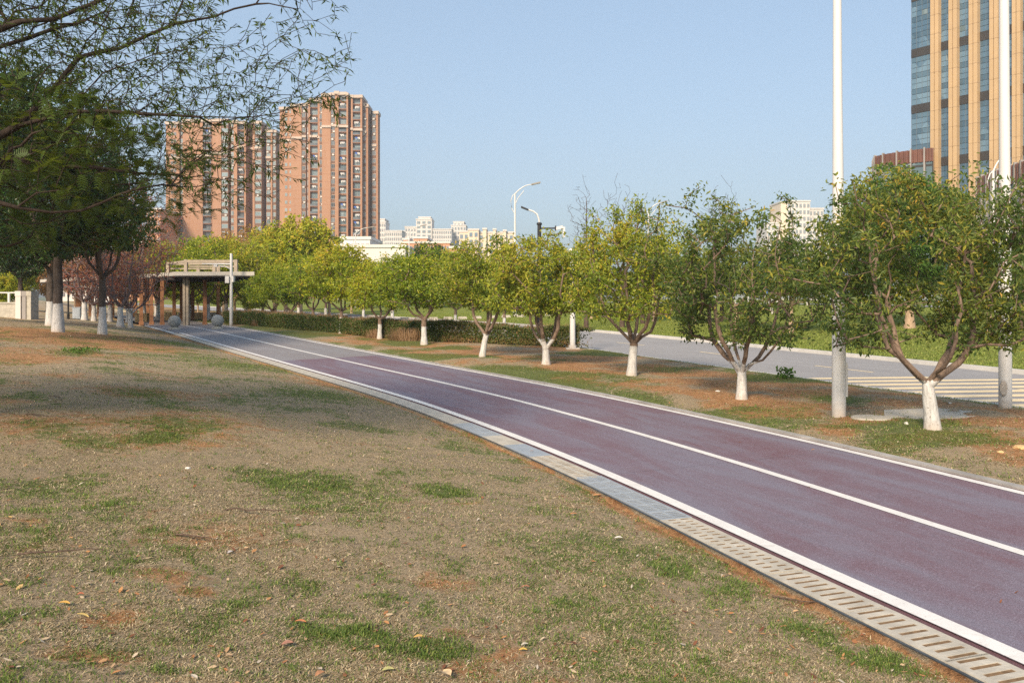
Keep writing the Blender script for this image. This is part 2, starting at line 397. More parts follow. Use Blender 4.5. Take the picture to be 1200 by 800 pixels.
GREEN = [(185, 512, 36, 8, 1.), (355, 566, 70, 13, 1.), (300, 553, 30, 6, .9), (520, 576, 34, 8, 1.), (400, 740, 50, 14, 1.), (500, 760, 45, 10, .95), (180, 624, 16, 5, .9), (440, 752, 50, 12, .8),
         (950, 740, 40, 12, .7), (1020, 775, 45, 12, .8), (790, 670, 25, 12, .6), (860, 690, 30, 14, .6), (165, 462, 40, 6, .6), (280, 428, 60, 8, .7), (240, 420, 60, 5, .6), (370, 462, 80, 9, .7), (200, 402, 50, 4, .7),
         (90, 413, 24, 4, .8), (480, 556, 40, 6, .4), (40, 600, 30, 8, .35), (660, 520, 40, 10, .5), (640, 600, 40, 8, .4), (560, 505, 40, 8, .5), (130, 590, 40, 10, .4), (345, 685, 30, 10, .3)]
SOIL = [(60, 392, 130, 12, 1.), (120, 402, 110, 9, 1.), (20, 420, 90, 10, .8), (180, 410, 60, 5, .7), (70, 440, 70, 6, .55), (0, 470, 60, 7, .5), (300, 500, 60, 6, .45), (420, 520, 50, 6, .4), (130, 725, 50, 14, .8), (190, 672, 60, 12, .7), (30, 610, 40, 8, .6), (120, 770, 90, 18, .7), (520, 680, 60, 14, .6), (540, 740, 60, 12, .5),
        (1030, 745, 60, 10, .9), (960, 705, 40, 8, .8), (880, 660, 40, 8, .8), (800, 625, 40, 7, .8), (725, 585, 30, 6, .8), (640, 545, 30, 6, .7), (560, 508, 30, 5, .6), (1100, 790, 50, 10, .9), (230, 695, 30, 8, .8), (550, 590, 40, 8, .5)]
u = np.clip(-T2 + TL, 0, None)
soil = blobs(X2, Y2, SOIL); green = blobs(X2, Y2, GREEN)
n1 = fbm(X2 * .5, Y2 * .5, 4, 31); n2 = fbm(X2 * 1.3, Y2 * 1.3, 4, 41)
left = T2 < TL; verge = (T2 >= TR) & (T2 < TN(S2)); far = T2 > TF(S2)
soil = np.where(left, np.maximum(soil, np.clip(1.7 * (n1 - .40), 0, .55) + .85 * np.exp(-u / (.05 + .34 * np.clip(fbm(S2 * .9, T2 * .4, 3, 77) - .25, 0, 1)))), soil)
green = np.where(left, np.maximum(green, np.clip((n2 - .47) * 1.8, 0, .45) + .07 + .07 * (Y2 > 9)), green)
tv_ = (T2 - TR) / (TN(S2) - TR)
soil = np.where(verge, np.clip(.6 + (n2 - .5) * 1.9, 0, 1) * (1 - np.exp(-(tv_ / .08) ** 2) * .6), soil)
green = np.where(verge, np.clip((n1 - .38) * 3.0, 0, .85) + .75 * np.exp(-((1 - tv_) / .10) ** 2) + .35 * np.exp(-(tv_ / .12) ** 2), green)
lush = far * 1.
me = mesh_np('ground', np.stack([X2, Y2, Z2], -1).reshape(-1, 3), faces, [M['ground']], attrs={'soil': soil.ravel(), 'green': green.ravel(), 'lush': lush.ravel()}, smooth=True)
tag(link('ground', me), kind='structure')
b = MB(); b.add([(-4000, -4000, -1.2), (4000, -4000, -1.2), (4000, 6000, -1.2), (-4000, 6000, -1.2)], [(0, 1, 2, 3)])
M['plain_land'] = plain('distant_land', (.10, .12, .06), .95, .3, .02)
tag(b.build('distant_terrain', M['plain_land']), kind='structure')

# ------------------------------------------------------------------ strips along the path
def strip(name, ta, tb, z0, s0, s1, mat, ds=.5, thick=0., nt_=2, kind='structure', hfun=None, parent=None):
    ss = np.linspace(s0, s1, max(2, int(round((s1 - s0) / ds)) + 1)); a = ta(ss) if callable(ta) else np.full(len(ss), ta); b_ = tb(ss) if callable(tb) else np.full(len(ss), tb)
    w = np.linspace(0, 1, nt_); T = a[:, None] * (1 - w) + b_[:, None] * w; S = np.repeat(ss[:, None], nt_, 1)
    X, Y = pos(S.ravel(), T.ravel()); Z = (H(S.ravel(), T.ravel()) if hfun is None else hfun(S.ravel(), T.ravel())) + z0
    top = np.stack([X, Y, Z], -1); n = len(ss); idx = np.arange(n * nt_).reshape(n, nt_)
    f = [np.stack([idx[:-1, :-1], idx[:-1, 1:], idx[1:, 1:], idx[1:, :-1]], -1).reshape(-1, 4)]
    uv = np.stack([S.ravel(), T.ravel()], -1)
    v = top
    if thick:
        v = np.concatenate([top, top - [0, 0, thick]]); o = n * nt_; uv = np.concatenate([uv, uv])
        for e, fl in ((idx[:, 0], 0), (idx[:, -1], 1)):
            q = np.stack([e[:-1], e[1:], e[1:] + o, e[:-1] + o], -1); f.append(q[:, ::-1] if fl == 0 else q)
    me = mesh_np(name, v, np.concatenate(f), [mat], uv=uv)
    o = link(name, me, parent)
    if kind: tag(o, kind=kind)
    return o
def asphalt(name, a, b, wear, edge=.0, fleck=.3):
    m, nt = new_mat(name); uv = coord(nt, 'UV')
    g = nt.nodes.new('ShaderNodeNewGeometry').outputs['Position']
    fine = noise(nt, g, 130, 4, .8); 
    mp = nt.nodes.new('ShaderNodeMapping'); mp.inputs['Scale'].default_value = (.16, 1.0, 1); nt.links.new(uv, mp.inputs[0])
    w = noise(nt, mp.outputs[0], 1.6, 5, .65, .5); blot = noise(nt, g, .55, 5, .7, .5); blot2 = noise(nt, g, 3.2, 5, .7, .3)
    c = mixc(nt, ramp(nt, blot, [(.35, 0.), (.65, 1.)]), a, b)
    c = mixc(nt, ramp(nt, w, [(.44, 0.), (.62, .75)]), c, wear)
    c = mixc(nt, ramp(nt, blot2, [(.45, 0.), (.75, .35)]), c, wear)
    c = mixc(nt, 1., c, ramp(nt, fine, [(.30, .45), (.5, 1.0), (.70, 1.6)]), 'MULTIPLY')
    vo = nt.nodes.new('ShaderNodeTexVoronoi'); vo.inputs['Scale'].default_value = 170; nt.links.new(g, vo.inputs['Vector'])
    s3 = nt.nodes.new('ShaderNodeSeparateColor'); nt.links.new(vo.outputs['Color'], s3.inputs[0])
    c = mixc(nt, math_(nt, 'MULTIPLY', math_(nt, 'GREATER_THAN', s3.outputs[0], .9), fleck), c, tuple(min(1, x * 2.2) for x in wear))
    st2 = noise(nt, g, 1.9, 6, .75, .8); c = mixc(nt, ramp(nt, st2, [(.60, 0.), (.70, .35)]), c, tuple(x * .55 for x in wear))
    sxx = nt.nodes.new('ShaderNodeSeparateXYZ'); nt.links.new(uv, sxx.inputs[0])
    wob = math_(nt, 'MULTIPLY', math_(nt, 'SUBTRACT', noise(nt, g, 2.2, 4, .7), .5), .12)
    fr_ = math_(nt, 'ABSOLUTE', math_(nt, 'SUBTRACT', math_(nt, 'FRACT', math_(nt, 'DIVIDE', math_(nt, 'ADD', sxx.outputs[0], wob), 7.3)), .5))
    c = mixc(nt, math_(nt, 'MULTIPLY', math_(nt, 'LESS_THAN', fr_, .0009), .5), c, (.04, .035, .04))
    finish(nt, c, ramp(nt, blot2, [(.3, .72), (.7, .9)]), fine, .7, .004, spec=.35)
    return m
M['purple'] = asphalt('purple_asphalt', (.148, .088, .108), (.16, .118, .15), (.175, .17, .22))
M['greyway'] = asphalt('grey_asphalt', (.19, .18, .19), (.21, .195, .20), (.23, .23, .245))
M['road'] = asphalt('road_asphalt', (.25, .245, .245), (.275, .27, .27), (.30, .295, .295), fleck=.2)
M['rim'] = asphalt('dark_rim', (.10, .045, .05), (.12, .055, .06), (.12, .07, .08))
def paint_mat(name, c, wear=.33):
    m, nt = new_mat(name); g = nt.nodes.new('ShaderNodeNewGeometry').outputs['Position']
    f = noise(nt, g, 60, 5, .75); big = noise(nt, g, 2.5, 4)
    cc = ramp(nt, big, [(.3, tuple(x * .86 for x in c)), (.7, c)])
    cc = mixc(nt, ramp(nt, f, [(wear - .03, .75), (wear + .07, 0.)]), cc, (.2, .17, .17)); dirt = noise(nt, g, 5, 5, .75, .6); cc = mixc(nt, ramp(nt, dirt, [(.52, 0.), (.75, .5)]), cc, (.38, .33, .29))
    finish(nt, cc, .7, f, .4, .004, spec=.3); return m
M['white_line'] = paint_mat('white_line_paint', (.72, .72, .71)); M['cream_line'] = paint_mat('cream_line_paint', (.80, .66, .42), .36)
sPG = float(st(*onrow(372, 26.5)[:2])[0][0])      # purple surface gives way to grey here
sEnd = 90.
strip('cycle_path', -1.745, 1.745, 0, -35, sPG, M['purple'], nt_=8)
strip('cycle_path', -1.745, 1.745, 0, sPG, sEnd, M['greyway'], nt_=8)
strip('cycle_path_rim', -1.803, -1.746, -.004, -35, 60, M['rim'], thick=.1)
strip('cycle_path_rim', 1.746, 1.80, -.004, -35, 60, M['rim'], thick=.1)
strip('line_marking', -1.745, -1.61, .005, -35, 47.5, M['white_line'])
strip('line_marking', 1.63, 1.74, .005, -35, 60, M['white_line'])
strip('line_marking', -.055, .055, .005, -35, 60, M['white_line'])
strip('line_marking', -2.05, -1.93, .012, 47, 60, M['white_line'])
# kerb of long grey stones on the far side
M['kerb'] = plain('kerb_stone', (.33, .32, .31), .85, .25, 2.5, bump=.4)
b = MB()
s_ = -10.
while s_ < 60:
    L_ = .99
    p = [pos(s_, 1.805), pos(s_ + L_ - .012, 1.805), pos(s_ + L_ - .012, 1.93), pos(s_, 1.93)]
    z = float(H(s_, 1.87)); b.prism([(float(a[0]), float(a[1])) for a in p], z - .12, z + .018 + random.uniform(-.003, .003)); s_ += L_
tag(b.build('kerb', M['kerb']), kind='structure')
# concrete channel under the drain covers and its metal edge
strip('drain_channel', -2.122, -1.804, -.075, -12, 60, M['concrete'])
strip('drain_edging', -2.143, -2.1235, .002, -12, 60, M['edge_metal'], thick=.09)
# road with kerbs and markings
strip('road', lambda s: TN(s) + .12, lambda s: TF(s) - .12, -.09, -38, 395, M['road'], nt_=6)
M['kerb_pale'] = plain('pale_road_kerb', (.50, .49, .47), .8, .12, 2.)
strip('road_kerb', lambda s: TN(s) - .01, lambda s: TN(s) + .118, .0, -38, 200, M['kerb_pale'], thick=.12)
strip('road_kerb', lambda s: TF(s) - .118, lambda s: TF(s) + .03, .03, -38, 200, M['kerb_pale'], thick=.15)
# broken centre line of the road
for k in range(26):
    s0 = -9 + k * 5.6
    strip('lane_dash', lambda s: (TN(s) + TF(s)) / 2 - .06, lambda s: (TN(s) + TF(s)) / 2 + .06, -.085, s0, s0 + 2.0, M['cream_line'])
# the cream crossing bars, straight, square to the road
ca, sa = 12.9 / math.hypot(4.9, 12.9), 0
p0 = np.array([8.0, 20.3]); ud = np.array([4.9, .55]); ud /= np.linalg.norm(ud); vd = np.array([-ud[1], ud[0]])
b = MB()
for k in range(13):
    o = p0 + vd * (1.05 - k * .78)
    for q in range(60):
        # cut the bar where it leaves the road
        x0, y0 = o + ud * (-4 + q * .25); x1, y1 = o + ud * (-4 + (q + 1) * .25)
        (sa_,), (ta_,) = st((x0 + x1) / 2, (y0 + y1) / 2)
        if ta_ < TN(sa_) + .3 or ta_ > TF(sa_) - (.3 if k > 0 else 3): continue
        w = vd * .2; z = float(H(sa_, ta_)) - .084
        b.add([(x0 - w[0], y0 - w[1], z), (x1 - w[0], y1 - w[1], z), (x1 + w[0], y1 + w[1], z), (x0 + w[0], y0 + w[1], z)], [(0, 1, 2, 3)])
tag(b.build('crossing_marking', M['cream_line']), kind='structure')
# an upper lane beyond the grass
up_h = lambda s, t: G(s, t)
strip('upper_lane', lambda s: TF(s) + 27, lambda s: TF(s) + 33, .03, -20, 200, M['road'], ds=2, hfun=up_h)

# ------------------------------------------------------------------ drain covers
def s_at(px, t):
    ss = np.linspace(1.5, 70, 4000); x, y = pos(ss, t); return float(np.interp(-px, -(600 + F * x / y)[::1], ss)) if False else float(ss[np.argmin(abs(600 + F * x / y - px) + (y < 1.5) * 1e4)])
CW = .315
def cover_plain(L):
    b = MB(); b.box(-L/2 + .005, L/2 - .005, -CW/2, CW/2, -.06, 0); return b.mesh('drain_cover', M['concrete'])
def cover_slots(L, n, two=False, mat='concrete', slot=.036, sl=(-.108, .105)):
    b = MB(); pitch = L / n; x0, x1 = -L/2 + .004, L/2 - .004
    b.box(x0, x1, -CW/2, sl[0], -.06, 0); b.box(x0, x1, sl[1], CW/2, -.06, 0)
    xs = [x0]
    for k in range(n):
        c = -L/2 + (k + .5) * pitch; xs += [c - slot/2, c + slot/2]
    xs.append(x1)
    for k in range(0, len(xs), 2): b.box(xs[k], xs[k+1], sl[0], sl[1], -.06, 0)
    if two:
        m = (sl[0] + sl[1]) / 2
        for k in range(1, len(xs) - 1, 2): b.box(xs[k], xs[k+1], m - .022, m + .022, -.06, -.0)
    b.box(x0 + .01, x1 - .01, sl[0] + .002, sl[1] - .002, -.05, -.004, 1)
    return b.mesh('drain_cover', [M[mat], M['dirt_fill']])
M['dirt_fill'] = plain('packed_dirt', (.17, .11, .06), .95, .45, 20)
def cover_grate(L):
    b = MB(); x0, x1 = -L/2 + .004, L/2 - .004
    for y in (-CW/2, -.012, CW/2 - .024): b.box(x0, x1, y, y + .024, -.035, .003)
    nx = max(2, round(L / .30))
    for k in range(nx + 1):
        x = x0 + (x1 - x0 - .03) * k / nx; b.box(x, x + .03, -CW/2 + .025, -.013, -.035, .002); b.box(x, x + .03, .013, CW/2 - .025, -.035, .002)
    n = int(L / .058)
    for k in range(n):
        x = x0 + .03 + (x1 - x0 - .06) * k / n
        b.box(x, x + .032, -CW/2 + .025, -.013, -.03, -.001); b.box(x, x + .032, .013, CW/2 - .025, -.03, -.001)
    b.box(x0, x1, -CW/2 + .003, CW/2 - .003, -.06, -.006, 1)  # near-black plate just below the bars, shade of the gaps put into colour
    return b.mesh('drain_grate', [M['steel'], M['gap_shade']])
tc = -1.962
def put_cover(me, sa, L, name, label, cat, group):
    s = sa + L/2; x, y = pos(s, tc); z = float(H(s, tc)) + .006
    o = link(name, me, None, (float(x), float(y), z), heading(s)); 
    dz = float(H(sa + L, tc) - H(sa, tc)); o.rotation_euler = (0, -math.atan2(dz, L), heading(s))
    return tag(o, label, cat, group)
sG1a, sG1b = s_at(792, tc), s_at(690, tc); sS2 = s_at(634, tc); sW2 = s_at(603, tc); sG2a, sG2b = s_at(577, tc), s_at(541, tc)
print('cover s', sG1a, sG1b, sS2, sW2, sG2a, sG2b)
GR = 'concrete and metal covers of the drain beside the path'
Ls = .8; n = math.ceil((sG1a + 2) / Ls); me1 = cover_slots(Ls, 9); me2 = cover_slots(Ls, 9, True)
for k in range(n):
    s0 = sG1a - (k + 1) * Ls
    if s0 < -1: break
    put_cover(me2 if k < 2 else me1, s0, Ls, 'drain_cover', 'slotted concrete drain cover with split double slots, right below the large metal grate' if k < 2 else 'slotted concrete drain cover with single long slots, in the run nearest the camera', 'drain cover', 'slotted concrete drain covers with double slots' if k < 2 else 'slotted concrete drain covers with single slots')
put_cover(cover_grate(sG1b - sG1a), sG1a, sG1b - sG1a, 'drain_grate', 'long pale metal drain grate of six barred panels between slotted concrete covers', 'drain grate', None)
nn = max(1, round((sS2 - sG1b) / Ls)); L_ = (sS2 - sG1b) / nn; me3 = cover_slots(L_, 9, True)
for k in range(nn): put_cover(me3, sG1b + k * L_, L_, 'drain_cover', 'slotted concrete drain cover between the long metal grate and the pale plate', 'drain cover', 'slotted covers between grate and plate' if nn > 1 else None)
b = MB(); L_ = sW2 - sS2; b.box(-L_/2 + .004, L_/2 - .004, -CW/2, CW/2, -.05, .002); put_cover(b.mesh('drain_plate', M['steel']), sS2, L_, 'drain_plate', 'smooth pale metal plate over the drain with a brown leaf on it', 'drain plate', None)
L_ = sG2a - sW2; nn = max(1, round(L_ / .6)); 
for k in range(nn): put_cover(cover_plain(L_ / nn), sW2 + k * L_ / nn, L_ / nn, 'drain_cover', 'solid concrete drain cover between the pale metal plate and the smaller metal grate', 'drain cover', 'solid covers between plate and grate' if nn > 1 else None)
put_cover(cover_grate(sG2b - sG2a), sG2a, sG2b - sG2a, 'drain_grate', 'short bluish metal drain grate with solid concrete covers on both sides', 'drain grate', None)
mp_ = cover_plain(.6); s0 = sG2b
while s0 < 57:
    put_cover(mp_, s0, .6, 'drain_cover', 'solid concrete drain cover in the long plain run leading to the pavilion', 'drain cover', 'solid concrete drain covers')
    s0 += .6
# ------------------------------------------------------------------ trees
def unit(v): return v / (np.linalg.norm(v, axis=-1, keepdims=True) + 1e-9)
class Skel:
    def __init__(s, rng): s.p = []; s.par = []; s.len = []; s.rng = rng; s.tips = []
    def add(s, p, par):
        s.p.append(np.array(p, float)); s.par.append(par)
        s.len.append(0. if par < 0 else s.len[par] + float(np.linalg.norm(s.p[-1] - s.p[par]))); return len(s.p) - 1
    def path(s, pts, par, sub=.25, jit=.02):
        """a limb through the given points (smoothed), returns its last node"""
        pts = [s.p[par]] + [np.array(q, float) for q in pts]
        for a in range(1, len(pts)):
            p0 = pts[a - 1]; p1 = pts[a]; pm = pts[a - 2] if a > 1 else p0 * 2 - p1; pn = pts[a + 1] if a + 1 < len(pts) else p1 * 2 - p0
            n = max(1, int(np.linalg.norm(p1 - p0) / sub))
            for k in range(1, n + 1):
                t = k / n; q = .5 * (2*p0 + (p1-pm)*t + (2*pm-5*p0+4*p1-pn)*t*t + (-pm+3*p0-3*p1+pn)*t**3)
                par = s.add(q + s.rng.normal(0, jit, 3) * (k < n), par)
        return par
    def grow(s, targets, step=.22, wlen=.3, lo=0, bend=.35, jit=.02, updown=.6, minnode=0):
        P_ = np.zeros((3, len(s.p) + len(targets) * 40), np.float32)
        P_[:, :len(s.p)] = np.array(s.p).T; base = s.p[lo]; order = np.argsort(np.linalg.norm(targets - base, axis=1))
        P = np.zeros((len(s.p) + len(targets) * 40, 3)); Ln = np.zeros(len(P), np.float32); n = len(s.p); P[:n] = s.p; Ln[:n] = s.len
        for i in order:
            T = targets[i]; vz = np.float32(T[2]) - P_[2, minnode:n]
            d = np.sqrt((P_[0, minnode:n] - np.float32(T[0])) ** 2 + (P_[1, minnode:n] - np.float32(T[1])) ** 2 + vz * vz)
            cost = d + updown * np.maximum(.05 * d - vz, 0) + wlen * Ln[minnode:n]
            j = int(cost.argmin()) + minnode; a = P[j]; dd = d[j - minnode]
            k = max(1, int(dd / step)); pd = unit(a - s.p[s.par[j]]) if s.par[j] >= 0 else np.array([0, 0, 1.])
            c = a + (pd * bend + np.array([0, 0, .12])) * dd
            par = j
            for q in range(1, k + 1):
                t = q / k; pt = (1 - t) ** 2 * a + 2 * t * (1 - t) * (c * .5 + (a + T) * .25) + t * t * T
                if q < k: pt = pt + s.rng.normal(0, jit, 3)
                par = s.add(pt, par); P[n] = s.p[-1]; P_[:, n] = s.p[-1]; Ln[n] = s.len[-1]; n += 1
            s.tips.append(par)
    def radii(s, r0, rmin, power=.5):
        n = len(s.p); cnt = np.zeros(n); par = np.array(s.par)
        hask = np.zeros(n, bool); hask[par[par >= 0]] = True; cnt[~hask] = 1
        for i in range(n - 1, 0, -1):
            if par[i] >= 0: cnt[par[i]] += cnt[i]
        s.cnt = cnt; s.r = np.maximum(r0 * (cnt / cnt[0]) ** power, rmin); return s.r
    def tubes(s, maxr=1e9, minr=0, flare=None):
        p = np.array(s.p); par = np.array(s.par); r = s.r; n = len(p)
        child = np.arange(1, n) if par[0] < 0 else np.arange(n)
        child = child[par[child] >= 0]; pr = par[child]
        main = np.zeros(n, int) - 1; best = np.zeros(n)
        for c, q in zip(child, pr):
            if s.cnt[c] > best[q]: best[q] = s.cnt[c]; main[q] = c
        gd = unit(p[child] - p[pr]); dn = np.zeros((n, 3)); dn[child] = gd; dn[0] = (0, 0, 1)
        ismain = main[pr] == child
        d0 = np.where(ismain[:, None], unit(dn[pr] + gd), gd); hasm = main[child] >= 0
        d1 = np.where(hasm[:, None], unit(gd + unit(p[np.where(hasm, main[child], child)] - p[child] + 1e-9)), gd)
        r0 = np.where(ismain, r[pr], np.minimum(r[child] * 1.25, r[pr])); r1 = r[child]
        V = []; Fc = []; off = 0
        for sides, sel in ((10, r0 > .035), (6, (r0 <= .035) & (r0 > .010)), (3, r0 <= .010)):
            if not sel.any(): continue
            a = p[pr[sel]]; b_ = p[child[sel]]; e0 = d0[sel]; e1 = d1[sel]; q0 = r0[sel]; q1 = r1[sel]; m = len(a)
            ring = []
            for c_, e, q in ((a, e0, q0), (b_, e1, q1)):
                ref = np.where(np.abs(e[:, 2:3]) > .95, [[1., 0, 0]], [[0, 0, 1.]])
                ref = np.tile(np.array([[.31, .95, .02]]), (m, 1))
                x = unit(np.cross(e, ref)); y = np.cross(e, x); th = np.arange(sides) * 2 * np.pi / sides
                ring.append(c_[:, None] + (x[:, None] * np.cos(th)[None, :, None] + y[:, None] * np.sin(th)[None, :, None]) * q[:, None, None])
            v = np.concatenate(ring, 1).reshape(-1, 3); k = np.arange(sides); k2 = (k + 1) % sides
            f = np.stack([k, k2, k2 + sides, k + sides], -1)[None] + (np.arange(m) * 2 * sides)[:, None, None]
            V.append(v); Fc.append(f.reshape(-1, 4) + off); off += len(v)
        return np.concatenate(V), np.concatenate(Fc)

def leaves(rng, centers, n_each, spread, ln, wd, droop=.3, outward=None, squash=.8, tint=None, fold=.25):
    """leaf-shaped quads scattered round the centres; returns verts, faces, tint"""
    C = np.repeat(centers, n_each, axis=0); n = len(C)
    off = rng.normal(0, 1, (n, 3)); off = off / (np.linalg.norm(off, axis=1, keepdims=True) + 1e-6) * (rng.random((n, 1)) ** .5)
    off[:, 2] *= squash; pos_ = C + off * spread
    d = unit(off * .8 + rng.normal(0, .6, (n, 3)) + np.array([0, 0, -droop]) + (0 if outward is None else np.repeat(outward, n_each, 0)))
    nrm = unit(np.cross(d, unit(rng.normal(0, 1, (n, 3)))) + np.array([0, 0, .25])); side = unit(np.cross(nrm, d)); nrm = np.cross(d, side)
    L = ln * rng.uniform(.6, 1.25, (n, 1)); W = wd * rng.uniform(.7, 1.2, (n, 1))
    a = pos_ - d * L * .5; c = pos_ + d * L * .5 + nrm * L * -.1; m1 = pos_ + side * W * .5 + nrm * W * fold; m2 = pos_ - side * W * .5 + nrm * W * fold
    V = np.stack([a, m1, c, m2], 1).reshape(-1, 3); Fc = np.arange(n * 4).reshape(n, 4)
    t = rng.beta(2, 3, n) if tint is None else np.clip(np.repeat(tint, n_each) + rng.normal(0, .16, n), 0, 1)
    return V, Fc, np.repeat(t, 4)

def ellipsoid_pts(rng, n, c, r, inner=.25, low=-1., clump=.0, seed=0):
    out = []
    while len(out) < n:
        v = rng.normal(0, 1, 3); v /= np.linalg.norm(v)
        lob = .66 + .62 * vnoise(np.array([math.atan2(v[1], v[0]) * 1.4 + 9]), np.array([v[2] * 2.2 + 5]), seed)[0] * 1.
        q = v * (inner + (1 - inner) * rng.random() ** .55) * lob
        if q[2] < low: continue
        p = np.array(c) + q * np.array(r)
        if clump and vnoise(np.array([p[0] * 1.7 + p[2] * .9]), np.array([p[1] * 1.7 + p[2] * .7 + 50]), seed + 3)[0] < clump: continue
        out.append(p)
    return np.array(out)

def tree_meshes(name, seed, trunk_h, trunk_r, crown_c, crown_r, ntips, nleaf, leaf, bark, leafm, spread=.2, forks=4, lean=(0, 0), low=-.75, inner=.3, clump=.3,
                limb_a=.75, tint0=.4, step=.22, rmin=.004, droop=.3, flare=1.35, power=.5, sparse_top=0., extra=None, jit=.025, split_h=None):
    rg = np.random.default_rng(seed); sk = Skel(rg)
    sk.add((0, 0, -.12), -1); sk.add((0, 0, 0.0), 0); sk.add((lean[0] * .3, lean[1] * .3, trunk_h * .35), 1)
    top = sk.path([(lean[0], lean[1], trunk_h)], 2, .2, .008)
    limb_nodes = []
    a0 = rg.random() * 6.28
    cc = np.array(crown_c)
    for k in range(forks):
        a = a0 + k * 6.283 / forks + rg.normal(0, .25); rr = rg.uniform(.35, .8) * limb_a
        e = cc + np.array([math.cos(a) * crown_r[0] * rr, math.sin(a) * crown_r[1] * rr, crown_r[2] * rg.uniform(-.15, .45)])
        p0 = sk.p[top]; mid = p0 * .6 + e * .4 + np.array([math.cos(a), math.sin(a), 0]) * crown_r[0] * .13 + np.array([0, 0, -.10 * crown_r[2]])
        sk.path([mid, e], top, .22, jit)
    if forks < 3: sk.path([cc + np.array([0, 0, crown_r[2] * .6])], top, .3, jit)
    tg = ellipsoid_pts(rg, ntips, crown_c, crown_r, inner, low, clump, seed)
    sk.grow(tg, step, .22, top, minnode=top, jit=jit)
    sk.radii(trunk_r * .86, rmin, power)
    for i in range(len(sk.p)):
        z = sk.p[i][2]
        if i <= top: sk.r[i] = trunk_r * (.84 + .16 * (1 - max(z, 0) / trunk_h)) * (1 + (flare - 1) * math.exp(-max(z, 0) / .07))
    V, Fc = sk.tubes()
    tm = mesh_np(name + '_trunk', V, Fc, [bark], smooth=True)
    tips = np.array([sk.p[i] for i in sk.tips]); hidx = [sk.par[i] for i in sk.tips]
    mids = np.array([sk.p[i] for i in hidx])
    if nleaf == 0: return tm, None
    cen = np.concatenate([tips, mids * .5 + tips * .5]); 
    tn = np.clip(tint0 + .35 * (fbm(cen[:, 0] * 1.1 + cen[:, 2], cen[:, 1] * 1.1 + 7, 3, seed) - .5) * 2 + .12 * (cen[:, 2] - crown_c[2]) / crown_r[2] - .0, 0, 1)  # tint rises with height: sunlit crown tops put into the leaf colour
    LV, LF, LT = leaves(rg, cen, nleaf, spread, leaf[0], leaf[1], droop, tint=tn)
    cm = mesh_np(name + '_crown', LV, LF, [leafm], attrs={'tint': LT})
    return tm, cm
def place(kind, meshes, loc, rz, label, cat='tree', group=None, scale=1.):
    e = empty(kind, loc, rz, label, cat, group)
    e.scale = (scale, scale, scale) if not hasattr(scale, '__len__') else scale
    link('trunk', meshes[0], e)
    if meshes[1]: link('crown', meshes[1], e)
    return e

VG = 'white-footed trees on the strip between path and road'
# the five nearest verge trees, each grown to its own outline
x, y, z = at(1093, 503)
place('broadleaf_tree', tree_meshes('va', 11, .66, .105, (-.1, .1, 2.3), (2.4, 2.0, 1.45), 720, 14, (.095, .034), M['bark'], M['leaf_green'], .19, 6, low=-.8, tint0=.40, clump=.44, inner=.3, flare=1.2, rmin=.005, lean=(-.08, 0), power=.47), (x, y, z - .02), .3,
      'nearest spreading green tree with low forked branches, right of the thick white pole', group=VG)
x, y, z = at(869, 468)
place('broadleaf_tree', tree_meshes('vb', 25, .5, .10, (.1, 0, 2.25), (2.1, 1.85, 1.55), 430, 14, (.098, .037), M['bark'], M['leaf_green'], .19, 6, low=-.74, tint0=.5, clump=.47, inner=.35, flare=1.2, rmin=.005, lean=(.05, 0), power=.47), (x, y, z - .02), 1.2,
      'airy green tree with forked white foot, just left of the thick white pole', group=VG)
x, y, z = at(740, 440)
place('broadleaf_tree', tree_meshes('vc', 37, .76, .115, (0, 0, 2.5), (1.75, 1.7, 1.6), 430, 14, (.11, .045), M['bark'], M['leaf_olive'], .22, 6, low=-.68, tint0=.5, clump=.42, lean=(-.08, 0), flare=1.2, power=.48), (x, y, z - .02), 2.2,
      'ochre and green tree with a dark many-limbed fork above its white foot', group=VG)
x, y, z = at(640, 427)
place('broadleaf_tree', tree_meshes('vd', 43, .42, .11, (0, 0, 2.35), (1.8, 1.75, 1.45), 400, 14, (.12, .05), M['bark'], M['leaf_olive'], .23, 5, low=-.62, tint0=.52, clump=.4, lean=(.02, 0), flare=1.25, power=.48), (x, y, z - .02), 4.2,
      'yellowish tree with V-shaped white foot beside the end of the hedge', group=VG)
x, y, z = at(565, 418)
place('broadleaf_tree', tree_meshes('ve', 59, .66, .10, (.1, 0, 2.35), (1.6, 1.6, 1.4), 340, 14, (.12, .05), M['bark'], M['leaf_olive'], .22, 4, low=-.6, tint0=.45, clump=.42, lean=(.12, 0), flare=1.2, power=.48), (x, y, z - .02), 0.,
      'tree with a leaning white foot and one dark side branch, in front of the hedge', group=VG)
VM = [tree_meshes('vf', 61, .95, .10, (0, 0, 2.4), (1.6, 1.6, 1.4), 250, 14, (.13, .06), M['bark'], M['leaf_yellow'], .27, 4, low=-.62, tint0=.45, clump=.22),
      tree_meshes('vg', 62, .95, .09, (.1, 0, 2.35), (1.5, 1.5, 1.35), 210, 13, (.14, .065), M['bark'], M['leaf_yellow'], .28, 3, low=-.62, tint0=.3, clump=.22),
      tree_meshes('vh', 63, 1.0, .095, (0, .1, 2.45), (1.6, 1.6, 1.45), 240, 14, (.15, .07), M['bark'], M['leaf_yellow'], .3, 4, low=-.6, tint0=.5, clump=.2)]
